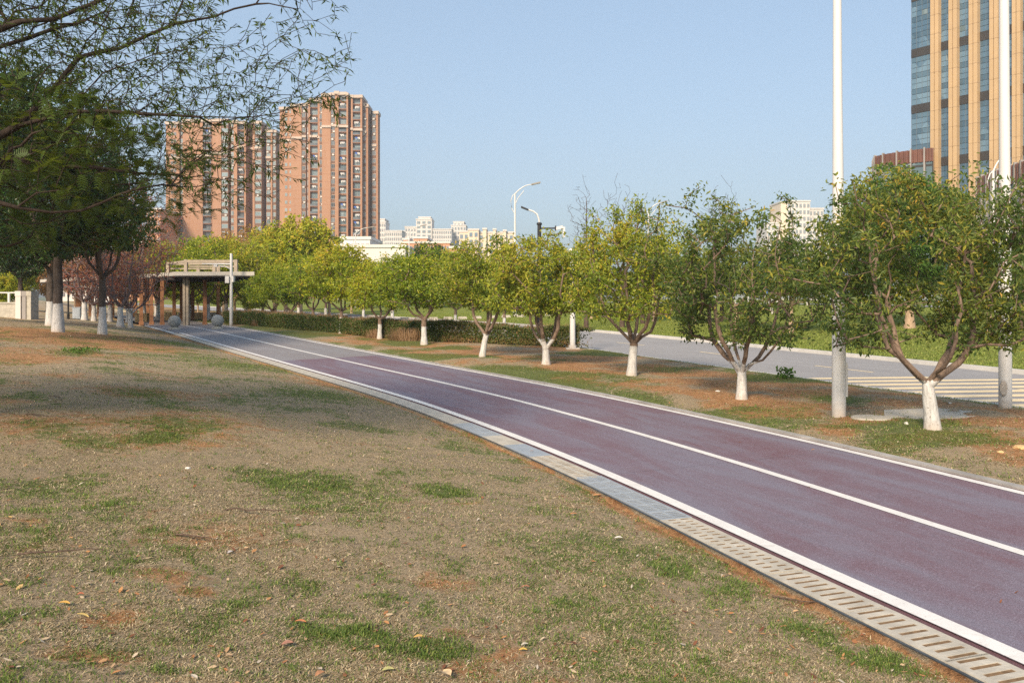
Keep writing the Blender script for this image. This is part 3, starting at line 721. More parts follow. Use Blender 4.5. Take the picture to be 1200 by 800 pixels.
verge = [(497, 404, 0, 1.02, 'bright yellow-green tree with a straight white foot before the middle of the hedge'),
         (445, 397, 1, .95, 'thin-stemmed tree with dark forked twigs, left of the bright yellow-green tree'),
         (400, 391, 2, 1.0, 'forked tree with a Y-shaped white foot in the line before the hedge'),
         (367, 385, 1, .95, 'verge tree with a straight white foot, second before the hedge from the grey bollard side'),
         (341, 382.5, 0, .9, None), (318.5, 381, 2, .82, None), (296, 378.5, 1, .62, 'small dark round-headed tree nearest the right stone ball')]
for i, (px, py, k, sc_, lb) in enumerate(verge):
    x, y, z = at(px, py)
    place('broadleaf_tree', VM[k], (x, y, z - .02), i * 1.7, lb or 'slim-footed verge tree in the crowded far end of the line by the hedge', group=VG if lb else 'crowded far verge trees', scale=(sc_ * [1.12, .9, 1.05, .95, 1.1, 1., 1.][i], sc_ * [1., 1.1, .92, 1.05, .9, 1.1, 1.][i], sc_ * [.95, .92, 1.04, 1.08, .97, 1.05, 1.][i]))

# second line, between the hedge and the road
TG = 'trees between hedge and road'
for i, (px, Y) in enumerate([(591, 43), (534, 46), (460, 53), (426, 58), (382, 60), (350, 62)]):
    l = onrow(px, Y); place('roadside_tree', VM[(i + 1) % 3], (l[0], l[1], l[2] - .02), i * 2.1 + .5,
        ['tree whose white foot shows above the hedge right of the leaning tree', 'tree whose white foot rises behind the hedge at mid-road', 'tree with a pointed white foot behind the hedge near the thin dark tree', 'tree with the shorter white foot behind the hedge, left of the pointed one', None, None][i] or 'roadside tree almost hidden behind the crowded verge trees', group=TG, scale=[1.0, 1.05, 1.15, 1.15, 1.2, 1.2][i])

# trees across the road, cream trunks
FM = [tree_meshes('fa', 71, 1.7, .16, (0, 0, 3.9), (2.3, 2.3, 2.1), 260, 17, (.2, .1), M['bark_plain'], M['leaf_pine'], .38, 4, low=-.7, tint0=.45, clump=.22),
      tree_meshes('fb', 72, 1.6, .15, (0, 0, 3.6), (2.1, 2.1, 1.9), 220, 16, (.2, .1), M['bark_plain'], M['leaf_olive'], .36, 4, low=-.7, tint0=.35, clump=.34)]
RM = tree_meshes('round', 73, 1.6, .22, (0, 0, 4.7), (3.0, 3.0, 2.95), 900, 22, (.17, .085), M['bark_plain'], M['leaf_round'], .36, 5, low=-.8, inner=.55, clump=.0, tint0=.45)
FG = 'pale-trunked trees on the lawn across the road'
for i, (px, Y, k, s_, lb) in enumerate([(693, 58, 1, .8, 'small pale-trunked tree on the lawn seen left of the ochre tree'), (767, 52, 1, .8, 'pale-trunked tree on the lawn seen right of the ochre tree'),
        (813, 48, 1, .75, 'pale-trunked tree on the lawn behind the gap before the airy tree'), (863, 42, 0, .72, 'pale-trunked tree on the lawn seen through the fork of the airy tree'),
        (927, 40, 0, .72, 'pale-trunked tree on the lawn left of the thick white pole'), (1159, 33, 0, .66, 'pale-trunked tree on the lawn beside the right-hand white pole'),
        (1250, 38, 0, .9, 'pale-trunked lawn tree at the right border of the picture')]):
    l = onrow(px, Y); place('lawn_tree', FM[k], l, i * 1.3, lb, group=FG, scale=s_)
l = onrow(1066, 41); place('round_tree', RM, l, 0, 'big dense round-topped green tree in front of the copper and glass podium', group=None, scale=.98)
# bare trees
BM = [tree_meshes('ba', 81, 2.6, .11, (0, 0, 5.2), (1.4, 1.4, 2.5), 420, 0, (.1, .1), M['bark_dark'], None, forks=3, inner=.1, clump=0, rmin=.008, step=.35, jit=.02, power=.62),
      tree_meshes('bb', 82, 2.6, .11, (0, 0, 5.4), (1.1, 1.1, 2.7), 300, 0, (.1, .1), M['bark_dark'], None, forks=2, inner=.1, clump=0, rmin=.008, step=.35, jit=.02, power=.62)]
for i, (px, Y, k, s_, lb) in enumerate([(687, 46, 1, 1.0, 'bare leafless tree poking above the yellowish crown beside the black camera arm'), (729, 47, 0, 1.08, 'bare leafless tree whose thin twigs top the ochre crown'),
        (753, 50, 0, .98, 'bare leafless tree just left of the curved white lamp arm'), (846, 50, 0, 1.1, 'bare leafless tree behind the top of the airy green tree'), (1196, 38, 1, .98, 'bare leafless tree in front of the office tower by the right-hand white pole')]):
    l = onrow(px, Y); place('bare_tree', BM[k], l, i * 2., lb, group='bare trees across the road', scale=s_)
# woods closing the view behind road and pavilion
WM = [tree_meshes('wa', 91, 2.0, .2, (0, 0, 5.2), (3.2, 3.2, 3.3), 260, 20, (.34, .18), M['bark_plain'], M['leaf_yellow'], .6, 4, low=-.8, inner=.4, clump=.12, tint0=.5, step=.5, rmin=.012),
      tree_meshes('wb', 92, 1.6, .2, (0, 0, 4.6), (3.2, 3.2, 3.0), 260, 20, (.34, .18), M['bark_plain'], M['leaf_pine'], .6, 4, low=-.8, inner=.4, clump=.1, tint0=.4, step=.5, rmin=.012),
      tree_meshes('wc', 93, 2.2, .17, (0, 0, 5.6), (2.8, 2.8, 3.4), 260, 10, (.3, .16), M['bark_plain'], M['leaf_orange'], .6, 4, low=-.8, inner=.2, clump=.2, tint0=.5, step=.5, rmin=.014)]
def wood(px, Y, top_py, k, label, group, jit=0, kind='background_tree'):
    l = onrow(px, Y); h = CAMZ + (HZ - top_py) * Y / F - l[2]; s_ = h / (8.9 if k != 1 else 7.8)
    return place(kind, WM[k], (l[0], l[1], l[2] - .1), px * .37, label, group=group, scale=s_)
g1 = 'yellow-green trees behind the pavilion and verge'
for px, Y, tp, k in [(352, 72, 248, 0), (322, 80, 262, 0), (292, 86, 262, 2), (262, 90, 268, 2), (308, 66, 290, 0), (386, 76, 284, 0), (240, 96, 275, 0), (412, 86, 300, 0), (335, 100, 258, 2), (275, 74, 292, 0), (215, 100, 282, 2)]:
    wood(px, Y, tp, k, {0: 'tall yellow-green tree rising behind the pavilion and the first verge trees', 2: 'thin orange-tinged tree rising behind the pavilion roof'}[k], g1 if k == 0 else 'orange-tinged trees behind the pavilion')
for px, Y, tp, k in [(425, 105, 318, 1), (460, 105, 316, 1), (497, 100, 318, 1), (506, 95, 283, 1), (535, 105, 322, 1), (575, 100, 320, 1), (612, 100, 300, 1), (640, 95, 306, 1), (668, 96, 318, 1), (700, 90, 312, 1), (735, 88, 318, 1), (770, 90, 308, 1),
                     (800, 85, 318, 1), (835, 90, 316, 1), (870, 92, 310, 1), (905, 90, 318, 1), (940, 90, 312, 1), (975, 86, 316, 1), (1010, 80, 310, 1), (1090, 84, 312, 1), (1130, 80, 318, 1), (1170, 78, 305, 1), (1210, 76, 312, 1)]:
    wood(px, Y, tp, k, 'dark green tree in the low belt closing the lawn across the road', 'tree belt beyond the lawn')
for px, Y, tp, k in [(20, 80, 300, 0), (-20, 80, 290, 1), (55, 85, 298, 2), (88, 90, 290, 2), (120, 84, 296, 2), (150, 95, 285, 2), (182, 92, 292, 2), (5, 60, 318, 0), (205, 84, 305, 0), (232, 82, 318, 0), (258, 78, 322, 0)]:
    wood(px, Y, tp, k, {0: 'yellow-green tree far back on the left behind the whitewashed trunks', 1: 'dark tree far back at the left border', 2: 'orange autumn tree far back between the whitewashed trunks'}[k], {0: 'yellow-green trees far left', 1: 'dark trees far left', 2: 'orange autumn trees far left'}[k])

# ------------------------------------------------------------------ the tall dark trees on the left mound
DM = [tree_meshes('da', 101, 2.7, .17, (0, 0, 5.6), (2.7, 2.6, 3.4), 560, 20, (.17, .075), M['bark_tall'], M['leaf_dark'], .30, 3, low=-.85, inner=.35, clump=.34, tint0=.4, step=.3, rmin=.008),
      tree_meshes('db', 102, 2.3, .16, (0, 0, 5.2), (2.9, 2.7, 3.3), 520, 20, (.18, .08), M['bark_tall'], M['leaf_dark'], .31, 4, low=-.8, inner=.35, clump=.30, tint0=.36, step=.3, rmin=.008)]
DL = tree_meshes('dl', 103, 2.05, .135, (.1, 0, 4.3), (1.9, 1.9, 2.1), 260, 15, (.15, .07), M['bark_tall'], M['leaf_dark'], .26, 5, low=-.55, inner=.35, clump=.4, tint0=.62, step=.25, rmin=.006)
LG = 'tall trees with whitewashed trunks on the left mound'
x, y, z = at(68, 389); place('evergreen_tree', DM[0], (x, y, z - .02), 0, 'dense dark evergreen with the thick leaning whitewashed trunk, left of the fork-branched tree', group=LG)
x, y, z = at(59, 381.5); place('evergreen_tree', DM[1], (x, y, z - .02), 1., 'dense evergreen whose white foot peeps out directly behind the thick leaning trunk', group=LG)
x, y, z = at(120, 392); place('evergreen_tree', DL, (x, y, z - .02), 0.5, 'slender tree with grey limbs forking high above its straight white foot', group=LG)
x, y, z = at(24, 371.5); place('evergreen_tree', DM[1], (x, y, z - .02), 3., 'dark evergreen standing by the concrete wall end', group=LG)
for px, Y in ((-60, 24), (-110, 33), (-30, 40)):
    l = onrow(px, Y); place('evergreen_tree', DM[0], l, px, 'dark evergreen whose crown fills the left border of the picture', group='dark evergreens at the left border')
# purple-red trees and other whitewashed trunks further back
PM = [tree_meshes('pa', 111, .5, .085, (0, 0, 3.1), (1.95, 1.95, 2.5), 700, 3, (.08, .05), M['bark_red_foot'], M['leaf_red'], .26, 9, low=-.9, inner=.3, clump=.05, tint0=.5, step=.3, rmin=.012, jit=.03),
      tree_meshes('pb', 112, .95, .15, (0, 0, 3.4), (2.2, 2.2, 2.3), 420, 3, (.1, .06), M['bark_red'], M['leaf_red'], .26, 6, low=-.8, inner=.3, clump=.1, tint0=.6, step=.3, rmin=.012, jit=.03)]
RG_ = 'purple-red vase-shaped trees'
for px, Y, k, s_, lb in [(153, 44, 0, 1.42, 'large red-leaved tree with many upright branches beside the left end of the path'), (141, 42, 1, 1.0, 'red-leaved tree just left of the largest red one, sharing its crown'),
                      (99, 52, 1, 1.15, 'red-leaved tree with twin white feet seen between the two nearest left trunks'), (110, 54, 1, 1.0, 'thin red-leaved tree just right of the twin white feet'), (129, 56, 1, 1.1, 'red-leaved tree seen right behind the slender fork-branched tree'), (150, 58, 1, 1.0, 'small red-leaved tree hidden behind the large red one')]:
    l = onrow(px, Y); place('red_tree', PM[k], (l[0], l[1], l[2] - .02), px * .7, lb, group=RG_, scale=s_)
for i, (px, Y) in enumerate([(169, 66), (185, 68), (186.5, 71), (222.5, 62), (244, 60), (265, 66), (288.5, 64), (183, 74)]):
    l = onrow(px, Y); place('background_tree', VM[i % 3], (l[0], l[1], l[2] - .02), i, 'whitewashed tree seen between the pavilion columns', group='whitewashed trees seen through the pavilion', scale=1.55)

# ------------------------------------------------------------------ the silk tree whose limbs hang over from the left
def silk_tree():
    rg = np.random.default_rng(5); sk = Skel(rg)
    X0, Y0 = -7.6, 8.2; Z0 = float(gz(X0, Y0)[0])
    sk.add((X0, Y0, Z0 - .2), -1); sk.add((X0, Y0, Z0), 0)
    t = sk.path([(X0 + .1, Y0 + .1, Z0 + 1.2), (X0 + .35, Y0, 2.9)], 1, .3, .02)
    L0 = t
    # main limbs
    def U(px, py, Y): return up(px, py, Y)
    la = sk.path([U(-160, 250, 8.6), U(-40, 180, 8.8), U(20, 148, 8.9), U(52, 117, 9.0), U(82, 80, 9.1), U(92, 68, 9.1)], L0, .25, .012)
    sk.path([U(112, 62, 9.2), U(140, 57, 9.3), U(170, 43, 9.5), U(205, 28, 9.7), U(250, 20, 9.9), U(300, 5, 10.0)], la, .25, .02)
    sk.path([U(101, 48, 9.1), U(122, 26, 9.0), U(135, 0, 9.0), U(150, -40, 9.)], la, .25, .02)
    nb = min(range(len(sk.p)), key=lambda i: np.linalg.norm(sk.p[i] - np.array(U(22, 147, 8.9))))
    sk.path([U(50, 140, 8.7), U(83, 131, 8.6), U(120, 130, 8.6), U(160, 133, 8.7), U(233, 137, 8.8), U(290, 138, 9.0), U(325, 133, 9.1), U(365, 118, 9.2), U(392, 100, 9.3)], nb, .25, .015)
    sk.path([U(-150, 120, 8.4), U(-40, 50, 8.3), U(0, 34, 8.3), U(25, 25, 8.3), U(62, 23, 8.4), U(90, 12, 8.5), U(120, 0, 8.6), U(190, -30, 8.9), U(260, -40, 9.3)], L0, .25, .015)
    nc = min(range(len(sk.p)), key=lambda i: np.linalg.norm(sk.p[i] - np.array(U(-60, 195, 8.8))))
    sk.path([U(0, 190, 9.4), U(60, 195, 9.7), U(110, 196, 9.8), U(160, 203, 9.9), U(210, 205, 10.1)], nc, .25, .02)
    sk.path([U(-30, 230, 8.0), U(20, 243, 8.1), U(60, 249, 8.2), U(95, 247, 8.3)], L0, .25, .02)
    sk.path([U(-100, 40, 9.4), U(0, 55, 9.8), U(60, 35, 10.2), U(120, 15, 10.6), U(190, 5, 11)], la - 12, .25, .02)
    tg = []
    while len(tg) < 14000:
        v = rg.normal(0, 1, 3); v /= np.linalg.norm(v); q = v * rg.random() ** .42
        p = np.array([-7.2, 9.2, 4.7]) + q * np.array([5.5, 3.0, 3.6])
        lim = 2.6 + max(0, (p[0] + 5.6)) * .22
        if p[2] < lim or p[1] < 6.2: continue
        if p[0] < -9.5 and rg.random() < .7: continue
        if p[2] > 6.9 and rg.random() < .5: continue
        if vnoise(np.array([p[0] * 1.3 + p[1] * .5]), np.array([p[2] * 1.6]), 77)[0] < .2: continue
        tg.append(p)
    tg = np.array(tg)
    sk.grow(tg, .15, .16, L0, bend=.28, jit=.010, updown=.3, minnode=L0)
    sk.radii(.22, .0034, .60)
    V, Fc = sk.tubes()
    e = empty('silk_tree', (X0, Y0, Z0), 0, 'feathery-leaved tree whose long dark branches reach in over the lawn from the left', 'tree')
    off = np.array([X0, Y0, Z0]); link('trunk', mesh_np('silk_trunk', V - off, Fc, [M['bark_silk']], smooth=True), e)
    # pinnate fronds: a row of narrow leaflets along a drooping midrib
    tips = np.array([sk.p[i] for i in sk.tips]); pr = np.array([sk.p[sk.par[i]] for i in sk.tips])
    fr = []
    for P_, Q in zip(tips, pr):
        dens = 4.6
        if P_[2] < 3.9 and P_[0] < -4.0: dens = 2.4
        k = rg.poisson(dens)
        for _ in range(k): fr.append((Q + (P_ - Q) * rg.random() * 1.1, unit(P_ - Q)))
    base = np.array([f[0] for f in fr]); d = np.array([f[1] for f in fr]); n = len(base)
    d = unit(d * .7 + rg.normal(0, .6, (n, 3)) * np.array([1, 1, .5]) + np.array([0, 0, -.25])); L = rg.uniform(.07, .16, n)
    side = unit(np.cross(d, [0, 0, 1.]) + rg.normal(0, .25, (n, 3))); V = []; T = []
    feather = (base[:, 2] < 3.9) & (base[:, 0] < -3.8)
    K = 7; TT = []
    tt = np.clip(.45 + .5 * (fbm(base[:, 0] * 1.2, base[:, 2] * 1.2, 2, 9) - .5) * 2 + rg.normal(0, .12, n), 0, 1)
    B_, D_, L_, S_ = base[feather], d[feather], L[feather], side[feather]
    for j in range(K):
        u_ = (j + .5) / K; c = B_ + D_ * (L_ * u_)[:, None] + np.array([0, 0, -1.]) * (L_ * u_ * u_ * .35)[:, None]
        ll = (.05 * (1 - abs(u_ - .45) * .9)) * (L_ / .12)
        for sg_ in (-1, 1):
            tdir = unit(S_ * sg_ + D_ * .6); tip = c + tdir * ll[:, None]; w = D_ * (L_ * .05)[:, None]
            V.append(np.stack([c - w, c + w, tip + w * .6, tip - w * .6], 1)); TT.append(np.repeat(tt[feather], 4))
    q = ~feather; B_, D_, L_, S_ = base[q], d[q], L[q] * .66, side[q]
    for sg_ in (-1, 1):      # fronds folded shut: two thin halves
        m1 = B_ + D_ * (L_ * .5)[:, None] + S_ * sg_ * (L_ * .12)[:, None] - np.array([0, 0, 1.]) * (L_ * .10)[:, None]
        V.append(np.stack([B_, m1, B_ + D_ * L_[:, None] - np.array([0, 0, 1.]) * (L_ * .2)[:, None], B_ + D_ * (L_ * .5)[:, None] - np.array([0, 0, 1.]) * (L_ * .02)[:, None]], 1)); TT.append(np.repeat(tt[q], 4))
    V = np.concatenate([v.reshape(-1, 3) for v in V]); Fc = np.arange(len(V)).reshape(-1, 4); T = np.concatenate(TT)
    link('crown', mesh_np('silk_crown', V - off, Fc, [M['leaf_feather']], attrs={'tint': T}), e)
silk_tree()

# ------------------------------------------------------------------ hedge, small plants
def line_s(px, t0):      # path distance where the line at lateral offset t0 shows at px
    return s_at(px, t0)
def hedge():
    rg = np.random.default_rng(31)
    pts = [at(678, 408)[:2], at(600, 404)[:2], at(520, 401)[:2], at(440, 395.5)[:2], at(370, 388)[:2], at(300, 382)[:2], at(262, 379.5)[:2]]
    P = []; 
    for (xa, ya), (xb, yb) in zip(pts[:-1], pts[1:]):
        L = math.hypot(xb - xa, yb - ya); n = int(L * 1900); t = rg.random(n); nx, ny = (yb - ya) / L, -(xb - xa) / L
        if ny < 0: nx, ny = -nx, -ny
        w = rg.random(n) * 1.0; h = rg.random(n)
        # keep mostly the outer skin of the box
        face = rg.random(n); w = np.where(face < .45, w * .12, w); h = np.where((face > .45) & (face < .9), 1 - (1 - h) * .1, h)
        x = xa + (xb - xa) * t + nx * w; y = ya + (yb - ya) * t + ny * w
        top = .66 + .16 * (fbm(x * 1.3, y * 1.3, 3, 5) - .5) * 2
        x = x + nx * .16 * (fbm(x * 1.7 + 9, y * 1.7, 3, 6) - .5) * 2; z = gz(x, y) + .04 + h * top
        P.append(np.stack([x, y, z], -1))
    P = np.concatenate(P); tn = np.clip(.38 + .9 * (fbm(P[:, 0] * .5, P[:, 1] * .5, 3, 15) - .5) + .25 * (P[:, 2] < .45), 0, 1)
    V, Fc, T = leaves(rg, P, 2, .07, .085, .045, 0, tint=tn)
    k = rg.choice(len(P), 5000); b0 = P[k]; tipv = b0 + np.stack([rg.normal(0, .06, 5000), rg.normal(0, .06, 5000), rg.uniform(.08, .22, 5000)], -1)
    w = np.array([.006, .002, 0]); SV = np.stack([b0 - w, b0 + w, tipv + w * .3, tipv - w * .3], 1).reshape(-1, 3)
    o = np.array([pts[0][0], pts[0][1], 0]); F2 = np.arange(len(SV)).reshape(-1, 4)
    e = empty('hedge', o, 0, 'long low clipped hedge with brownish green leaves behind the verge trees', 'hedge')
    link('foliage', mesh_np('hedge_foliage', V - o, Fc, [M['leaf_hedge']], attrs={'tint': T}), e)
    link('twigs', mesh_np('hedge_twigs', SV - o, F2, [M['dry_twigs']], attrs={'tint': np.full(len(SV), .2)}), e)
hedge()
def dry_bush(px, py, w, h, n, label):
    rg = np.random.default_rng(int(px)); x, y, z = at(px, py); a = rg.random(n) * 6.28; r = rg.random(n) ** .7 * w
    b0 = np.stack([np.cos(a) * r * .75, np.sin(a) * r * .4, np.zeros(n)], -1); t = b0 * 1.25 + np.stack([rg.normal(0, .07, n), rg.normal(0, .07, n), h * rg.uniform(.3, 1, n)], -1)
    wd = np.stack([np.cos(a + 1.5), np.sin(a + 1.5), a * 0], -1) * .006; V = np.stack([b0 - wd, b0 + wd, t + wd * .4, t - wd * .4], 1).reshape(-1, 3)
    o = link('dry_bush', mesh_np('dry_bush', V, np.arange(len(V)).reshape(-1, 4), [M['dry_twigs']], attrs={'tint': np.repeat(rg.random(n), 4)}), None, (x, y, z))
    tag(o, label, 'bush', 'dry bushes in front of the hedge')
dry_bush(482, 399, 1.25, .55, 1500, 'wide patch of dry brown twigs between the thin dark tree and the yellow-green tree')
dry_bush(440, 396, .6, .4, 500, 'small dry brown bush just left of the wide dry twig patch')
dry_bush(305, 382, .7, .35, 500, 'low dry twigs at the far left end of the hedge')
def weed(px, py, r, n, label, lf=(.11, .08), h=.22, kind=None):
    rg = np.random.default_rng(int(px)); x, y, z = at(px, py); a = rg.random(n) * 6.28; q = rg.random(n) ** .5 * r
    c = np.stack([np.cos(a) * q, np.sin(a) * q, rg.random(n) * h + .02], -1)
    V, Fc, T = leaves(rg, c, 1, .03, lf[0], lf[1], 0, tint=np.full(n, .5))
    tag(link('weed', mesh_np('weed', V, Fc, [M['leaf_round']], attrs={'tint': T}), None, (x, y, z)), label, 'weed', kind=kind)
weed(921, 443, .22, 70, 'small bright broad-leaved weed at the road edge left of the thick white pole')
weed(95, 413, .45, 160, 'flat green weed patch on orange soil below the slender whitewashed tree', (.08, .04), .1, 'stuff')
def stick(x, y, z, L, a, name, label, r=.008, seed=0, group=None):
    rg = random.Random(seed); pts = [(0, 0, .012)]
    for k in range(5):
        q = pts[-1]; a2 = a + rg.uniform(-.3, .3); pts.append((q[0] + math.cos(a2) * L / 5, q[1] + math.sin(a2) * L / 5, .014 + rg.random() * .012))
    b = MB(); b.tube(pts, [r, r, r * .85, r * .75, r * .6, r * .35], 6)
    tag(b.build(name, M['bark_dark'], None, (x, y, z)), label, 'twig', group)
for i, (px, py, L, a, lb) in enumerate([(30, 486, .6, -.6, 'short dark twig on the lawn at the left border'), (20, 652, .5, .2, 'dark curved twig with an upright spur at the lower left'), (262, 600, .5, -.15, 'straight dark twig among the dry grass in the middle of the lawn'),
                           (205, 628, .38, -.3, 'thin dark twig beside a small bright green tuft'), (905, 700, .35, -.5, 'curved twig on the lawn beside the slotted covers'), (58, 465, .7, -.9, 'long thin twig left of the middle lawn')]):
    x, y, z = at(px, py); stick(x, y, z, L, a, 'twig', lb, .006, i, 'twigs on the lawn')

# ------------------------------------------------------------------ grass, straw and leaf litter on the lawn (near field)
def scatter_on(n, y0, y1, seed, power=1.6, margin=1.12):
    rg = np.random.default_rng(seed); u_ = rg.random(n)
    y = (y0 ** (1 - power) + u_ * (y1 ** (1 - power) - y0 ** (1 - power))) ** (1 / (1 - power))
    x = (rg.random(n) * 2 - 1) * .6 * margin * y; s, t = st(x, y); z = G(s, t)
    z = z + np.where((t < TL - .05) | ((t > TR + .1) & (t < TN(s) - .1)), (fbm(x * 4, y * 4, 4, 20) - .5) * .045, 0)
    return rg, x, y, z, s, t
def blades(rg, x, y, z, ln, wd, upness, tint):
    n = len(x); a = rg.random(n) * 6.28; L = ln * rg.uniform(.5, 1.4, n); u_ = np.clip(upness + rg.normal(0, .18, n), .02, .98)
    d = np.stack([np.cos(a) * np.sqrt(1 - u_**2), np.sin(a) * np.sqrt(1 - u_**2), u_], -1); b0 = np.stack([x, y, z - .002], -1)
    sd = np.stack([-np.sin(a + rg.normal(0, .5, n)), np.cos(a), a * 0], -1) * (wd * rg.uniform(.6, 1.3, n))[:, None] * .5
    mid = b0 + d * (L * .55)[:, None] + np.array([0, 0, .12]) * L[:, None]; tip = b0 + d * L[:, None] - np.array([0, 0, .10]) * L[:, None]
    tip[:, 2] = np.maximum(tip[:, 2], z + .003)
    V = np.stack([b0 - sd, b0 + sd, mid + sd * .8, mid - sd * .8, tip], 1).reshape(-1, 3); k = np.arange(n)[:, None] * 5
    F1 = np.concatenate([k + 0, k + 1, k + 2, k + 3], 1); F2 = np.concatenate([k + 3, k + 2, k + 4, k + 4], 1)
    Ft = np.concatenate([np.concatenate([k, k + 1, k + 2], 1), np.concatenate([k, k + 2, k + 3], 1), np.concatenate([k + 3, k + 2, k + 4], 1)])
    return V, Ft, np.repeat(np.clip(tint, 0, 1), 5)
M['straw'] = leaf_mat('straw_blades', [(0, (.12, .09, .045)), (.4, (.33, .255, .15)), (.75, (.50, .41, .26)), (1, (.62, .54, .39))], .15, .8, 0)
M['grass'] = leaf_mat('green_blades', [(0, (.05, .09, .018)), (.5, (.12, .19, .035)), (.85, (.25, .30, .07)), (1, (.36, .34, .12))], .3, .6, 0)
M['litter'] = leaf_mat('fallen_leaves', [(0, (.09, .04, .025)), (.3, (.26, .10, .045)), (.55, (.42, .22, .09)), (.8, (.46, .36, .24)), (.97, (.5, .45, .38)), (1, (.55, .33, .07))], .1, .7, 0)
def lawnmask(s, t, x, y, lo=-60): return (t < TL - .03) & (t > lo)
GT = np.concatenate([np.arange(-60, TL, .1)])
def gmask(x, y): return blobs(x, y, GREEN)
rg, x, y, z, s, t = scatter_on(520000, 3.2, 26, 1, 1.7); k = lawnmask(s, t, x, y); x, y, z = x[k], y[k], z[k]
dn = fbm(x * 1.6, y * 1.6, 4, 51); k = rg.random(len(x)) < np.clip((dn - .25) * 2.6, .12, 1) * (1 - .75 * blobs(x, y, SOIL)); x, y, z = x[k], y[k], z[k]
V, Fc, T = blades(rg, x, y, z, .027 * (1 + y * .03), .0034 * (1 + y * .10), .12, rg.beta(2, 2.2, len(x)))
tag(link('straw', mesh_np('straw', V, Fc, [M['straw']], attrs={'tint': T})), 'dry straw-coloured grass blades covering the lawn left of the path', 'grass', kind='stuff')
rg, x, y, z, s, t = scatter_on(900000, 3.2, 40, 2, 1.6); k = lawnmask(s, t, x, y); x, y, z = x[k], y[k], z[k]
gm = np.clip(gmask(x, y) * 1.25 + np.clip((fbm(x * 1.3, y * 1.3, 4, 41) - .54) * 1.6, 0, .25) + np.clip((fbm(x * 6, y * 6, 3, 43) - .58) * 2.2, 0, .3) + .10, 0, 1)
gm = gm * np.clip((fbm(x * 9, y * 9, 3, 44) - .22) * 3, .15, 1)
k = rg.random(len(x)) < gm; x, y, z = x[k], y[k], z[k]; gm = gm[k]
V, Fc, T = blades(rg, x, y, z, .032 * (1 + y * .02) * (.7 + .5 * gm), .0032 * (1 + y * .10), .62, rg.beta(2, 2.6, len(x)))
tag(link('grass', mesh_np('grass', V, Fc, [M['grass']], attrs={'tint': T})), 'green grass tufts growing in patches on the dry lawn', 'grass', kind='stuff')
# verge grass
rg, x, y, z, s, t = scatter_on(300000, 8, 36, 3, 1.5); k = (t > TR + .02) & (t < TN(s) - .02); x, y, z, s, t = x[k], y[k], z[k], s[k], t[k]
tv_ = (t - TR) / (TN(s) - TR); n1_ = fbm(x * .5, y * .5, 4, 31)
gm = np.clip(np.clip((n1_ - .38) * 3.0, 0, .85) + .9 * np.exp(-((1 - tv_) / .07) ** 2) + .3 * np.exp(-(tv_ / .12) ** 2), 0.05, 1) * np.clip((fbm(x * 5, y * 5, 3, 45) - .25) * 3, .1, 1)
k = rg.random(len(x)) < gm; V, Fc, T = blades(rg, x[k], y[k], z[k], .05, .008, .6, rg.beta(2, 2.4, k.sum()) + .05)
tag(link('grass', mesh_np('verge_grass', V, Fc, [M['grass']], attrs={'tint': T})), 'short green grass along the edges of the tree verge', 'grass', kind='stuff')
k = rg.random(len(x)) < .35 * np.clip((fbm(x * 2, y * 2, 3, 47) - .3) * 3, .1, 1); V, Fc, T = blades(rg, x[k], y[k], z[k], .05, .009, .2, rg.beta(2, 2.2, k.sum()))
tag(link('straw', mesh_np('verge_straw', V, Fc, [M['straw']], attrs={'tint': T})), 'dry straw lying on the orange soil of the tree verge', 'grass', kind='stuff')
# lush far lawn
M['lush_grass'] = leaf_mat('lush_blades', [(0, (.09, .14, .02)), (.5, (.20, .27, .045)), (1, (.36, .38, .10))], .3, .7, 0)
def far_lawn():
    rg = np.random.default_rng(12); n = 160000; s = rg.uniform(8, 75, n); t = TF(s) + .05 + rg.random(n) ** 1.3 * 24; x, y = pos(s, t); k = abs(x) < y * .64; x, y, s, t = x[k], y[k], s[k], t[k]
    z = G(s, t); V, Fc, T = blades(rg, x, y, z, .08, .022, .6, rg.beta(2.4, 2, len(x)) + .1)
    tag(link('grass', mesh_np('far_grass', V, Fc, [M['lush_grass']], attrs={'tint': T})), 'bright green lawn grass across the road', 'grass', kind='stuff')
far_lawn()
# litter
rg, x, y, z, s, t = scatter_on(3200, 3.2, 30, 4, 1.5); k = (t < TL - .02) | ((t > TR + .05) & (t < TN(s) - .1)) | ((abs(t) < 1.7) & (rg.random(len(t)) < .07)); z = np.where(abs(t) < 1.8, H(s, t) - .004, z)
clump_ = fbm(x * 2, y * 2, 3, 61); k &= rg.random(len(x)) < np.clip((clump_ - .3) * 3.2, .1, 1)
c = np.stack([x, y, z + .012], -1)[k]; n = len(c)
a = rg.random(n) * 6.28; L = rg.uniform(.008, .023, n) * (1 + c[:, 1] * .02); W = L * rg.uniform(.3, .6, n)
d = np.stack([np.cos(a), np.sin(a), rg.normal(0, .25, n)], -1); sd = np.stack([-np.sin(a), np.cos(a), rg.normal(0, .25, n)], -1)
curl = rg.uniform(-.2, .5, n)
V = np.stack([c - d * L[:, None], c - d * (L * .35)[:, None] + sd * (W * .8)[:, None] + [0, 0, 1] * (W * curl)[:, None], c + d * (L * .4)[:, None] + sd * (W * .7)[:, None] + [0, 0, 1] * (W * curl)[:, None], c + d * L[:, None] + [0, 0, 1] * (L * curl * .5)[:, None],
              c + d * (L * .4)[:, None] - sd * (W * .7)[:, None] + [0, 0, 1] * (W * curl)[:, None], c - d * (L * .35)[:, None] - sd * (W * .8)[:, None] + [0, 0, 1] * (W * curl)[:, None]], 1).reshape(-1, 3)
k_ = np.arange(n)[:, None] * 6
Fq = np.concatenate([np.concatenate([k_, k_ + 5, k_ + 4, k_ + 3], 1), np.concatenate([k_, k_ + 3, k_ + 2, k_ + 1], 1)])
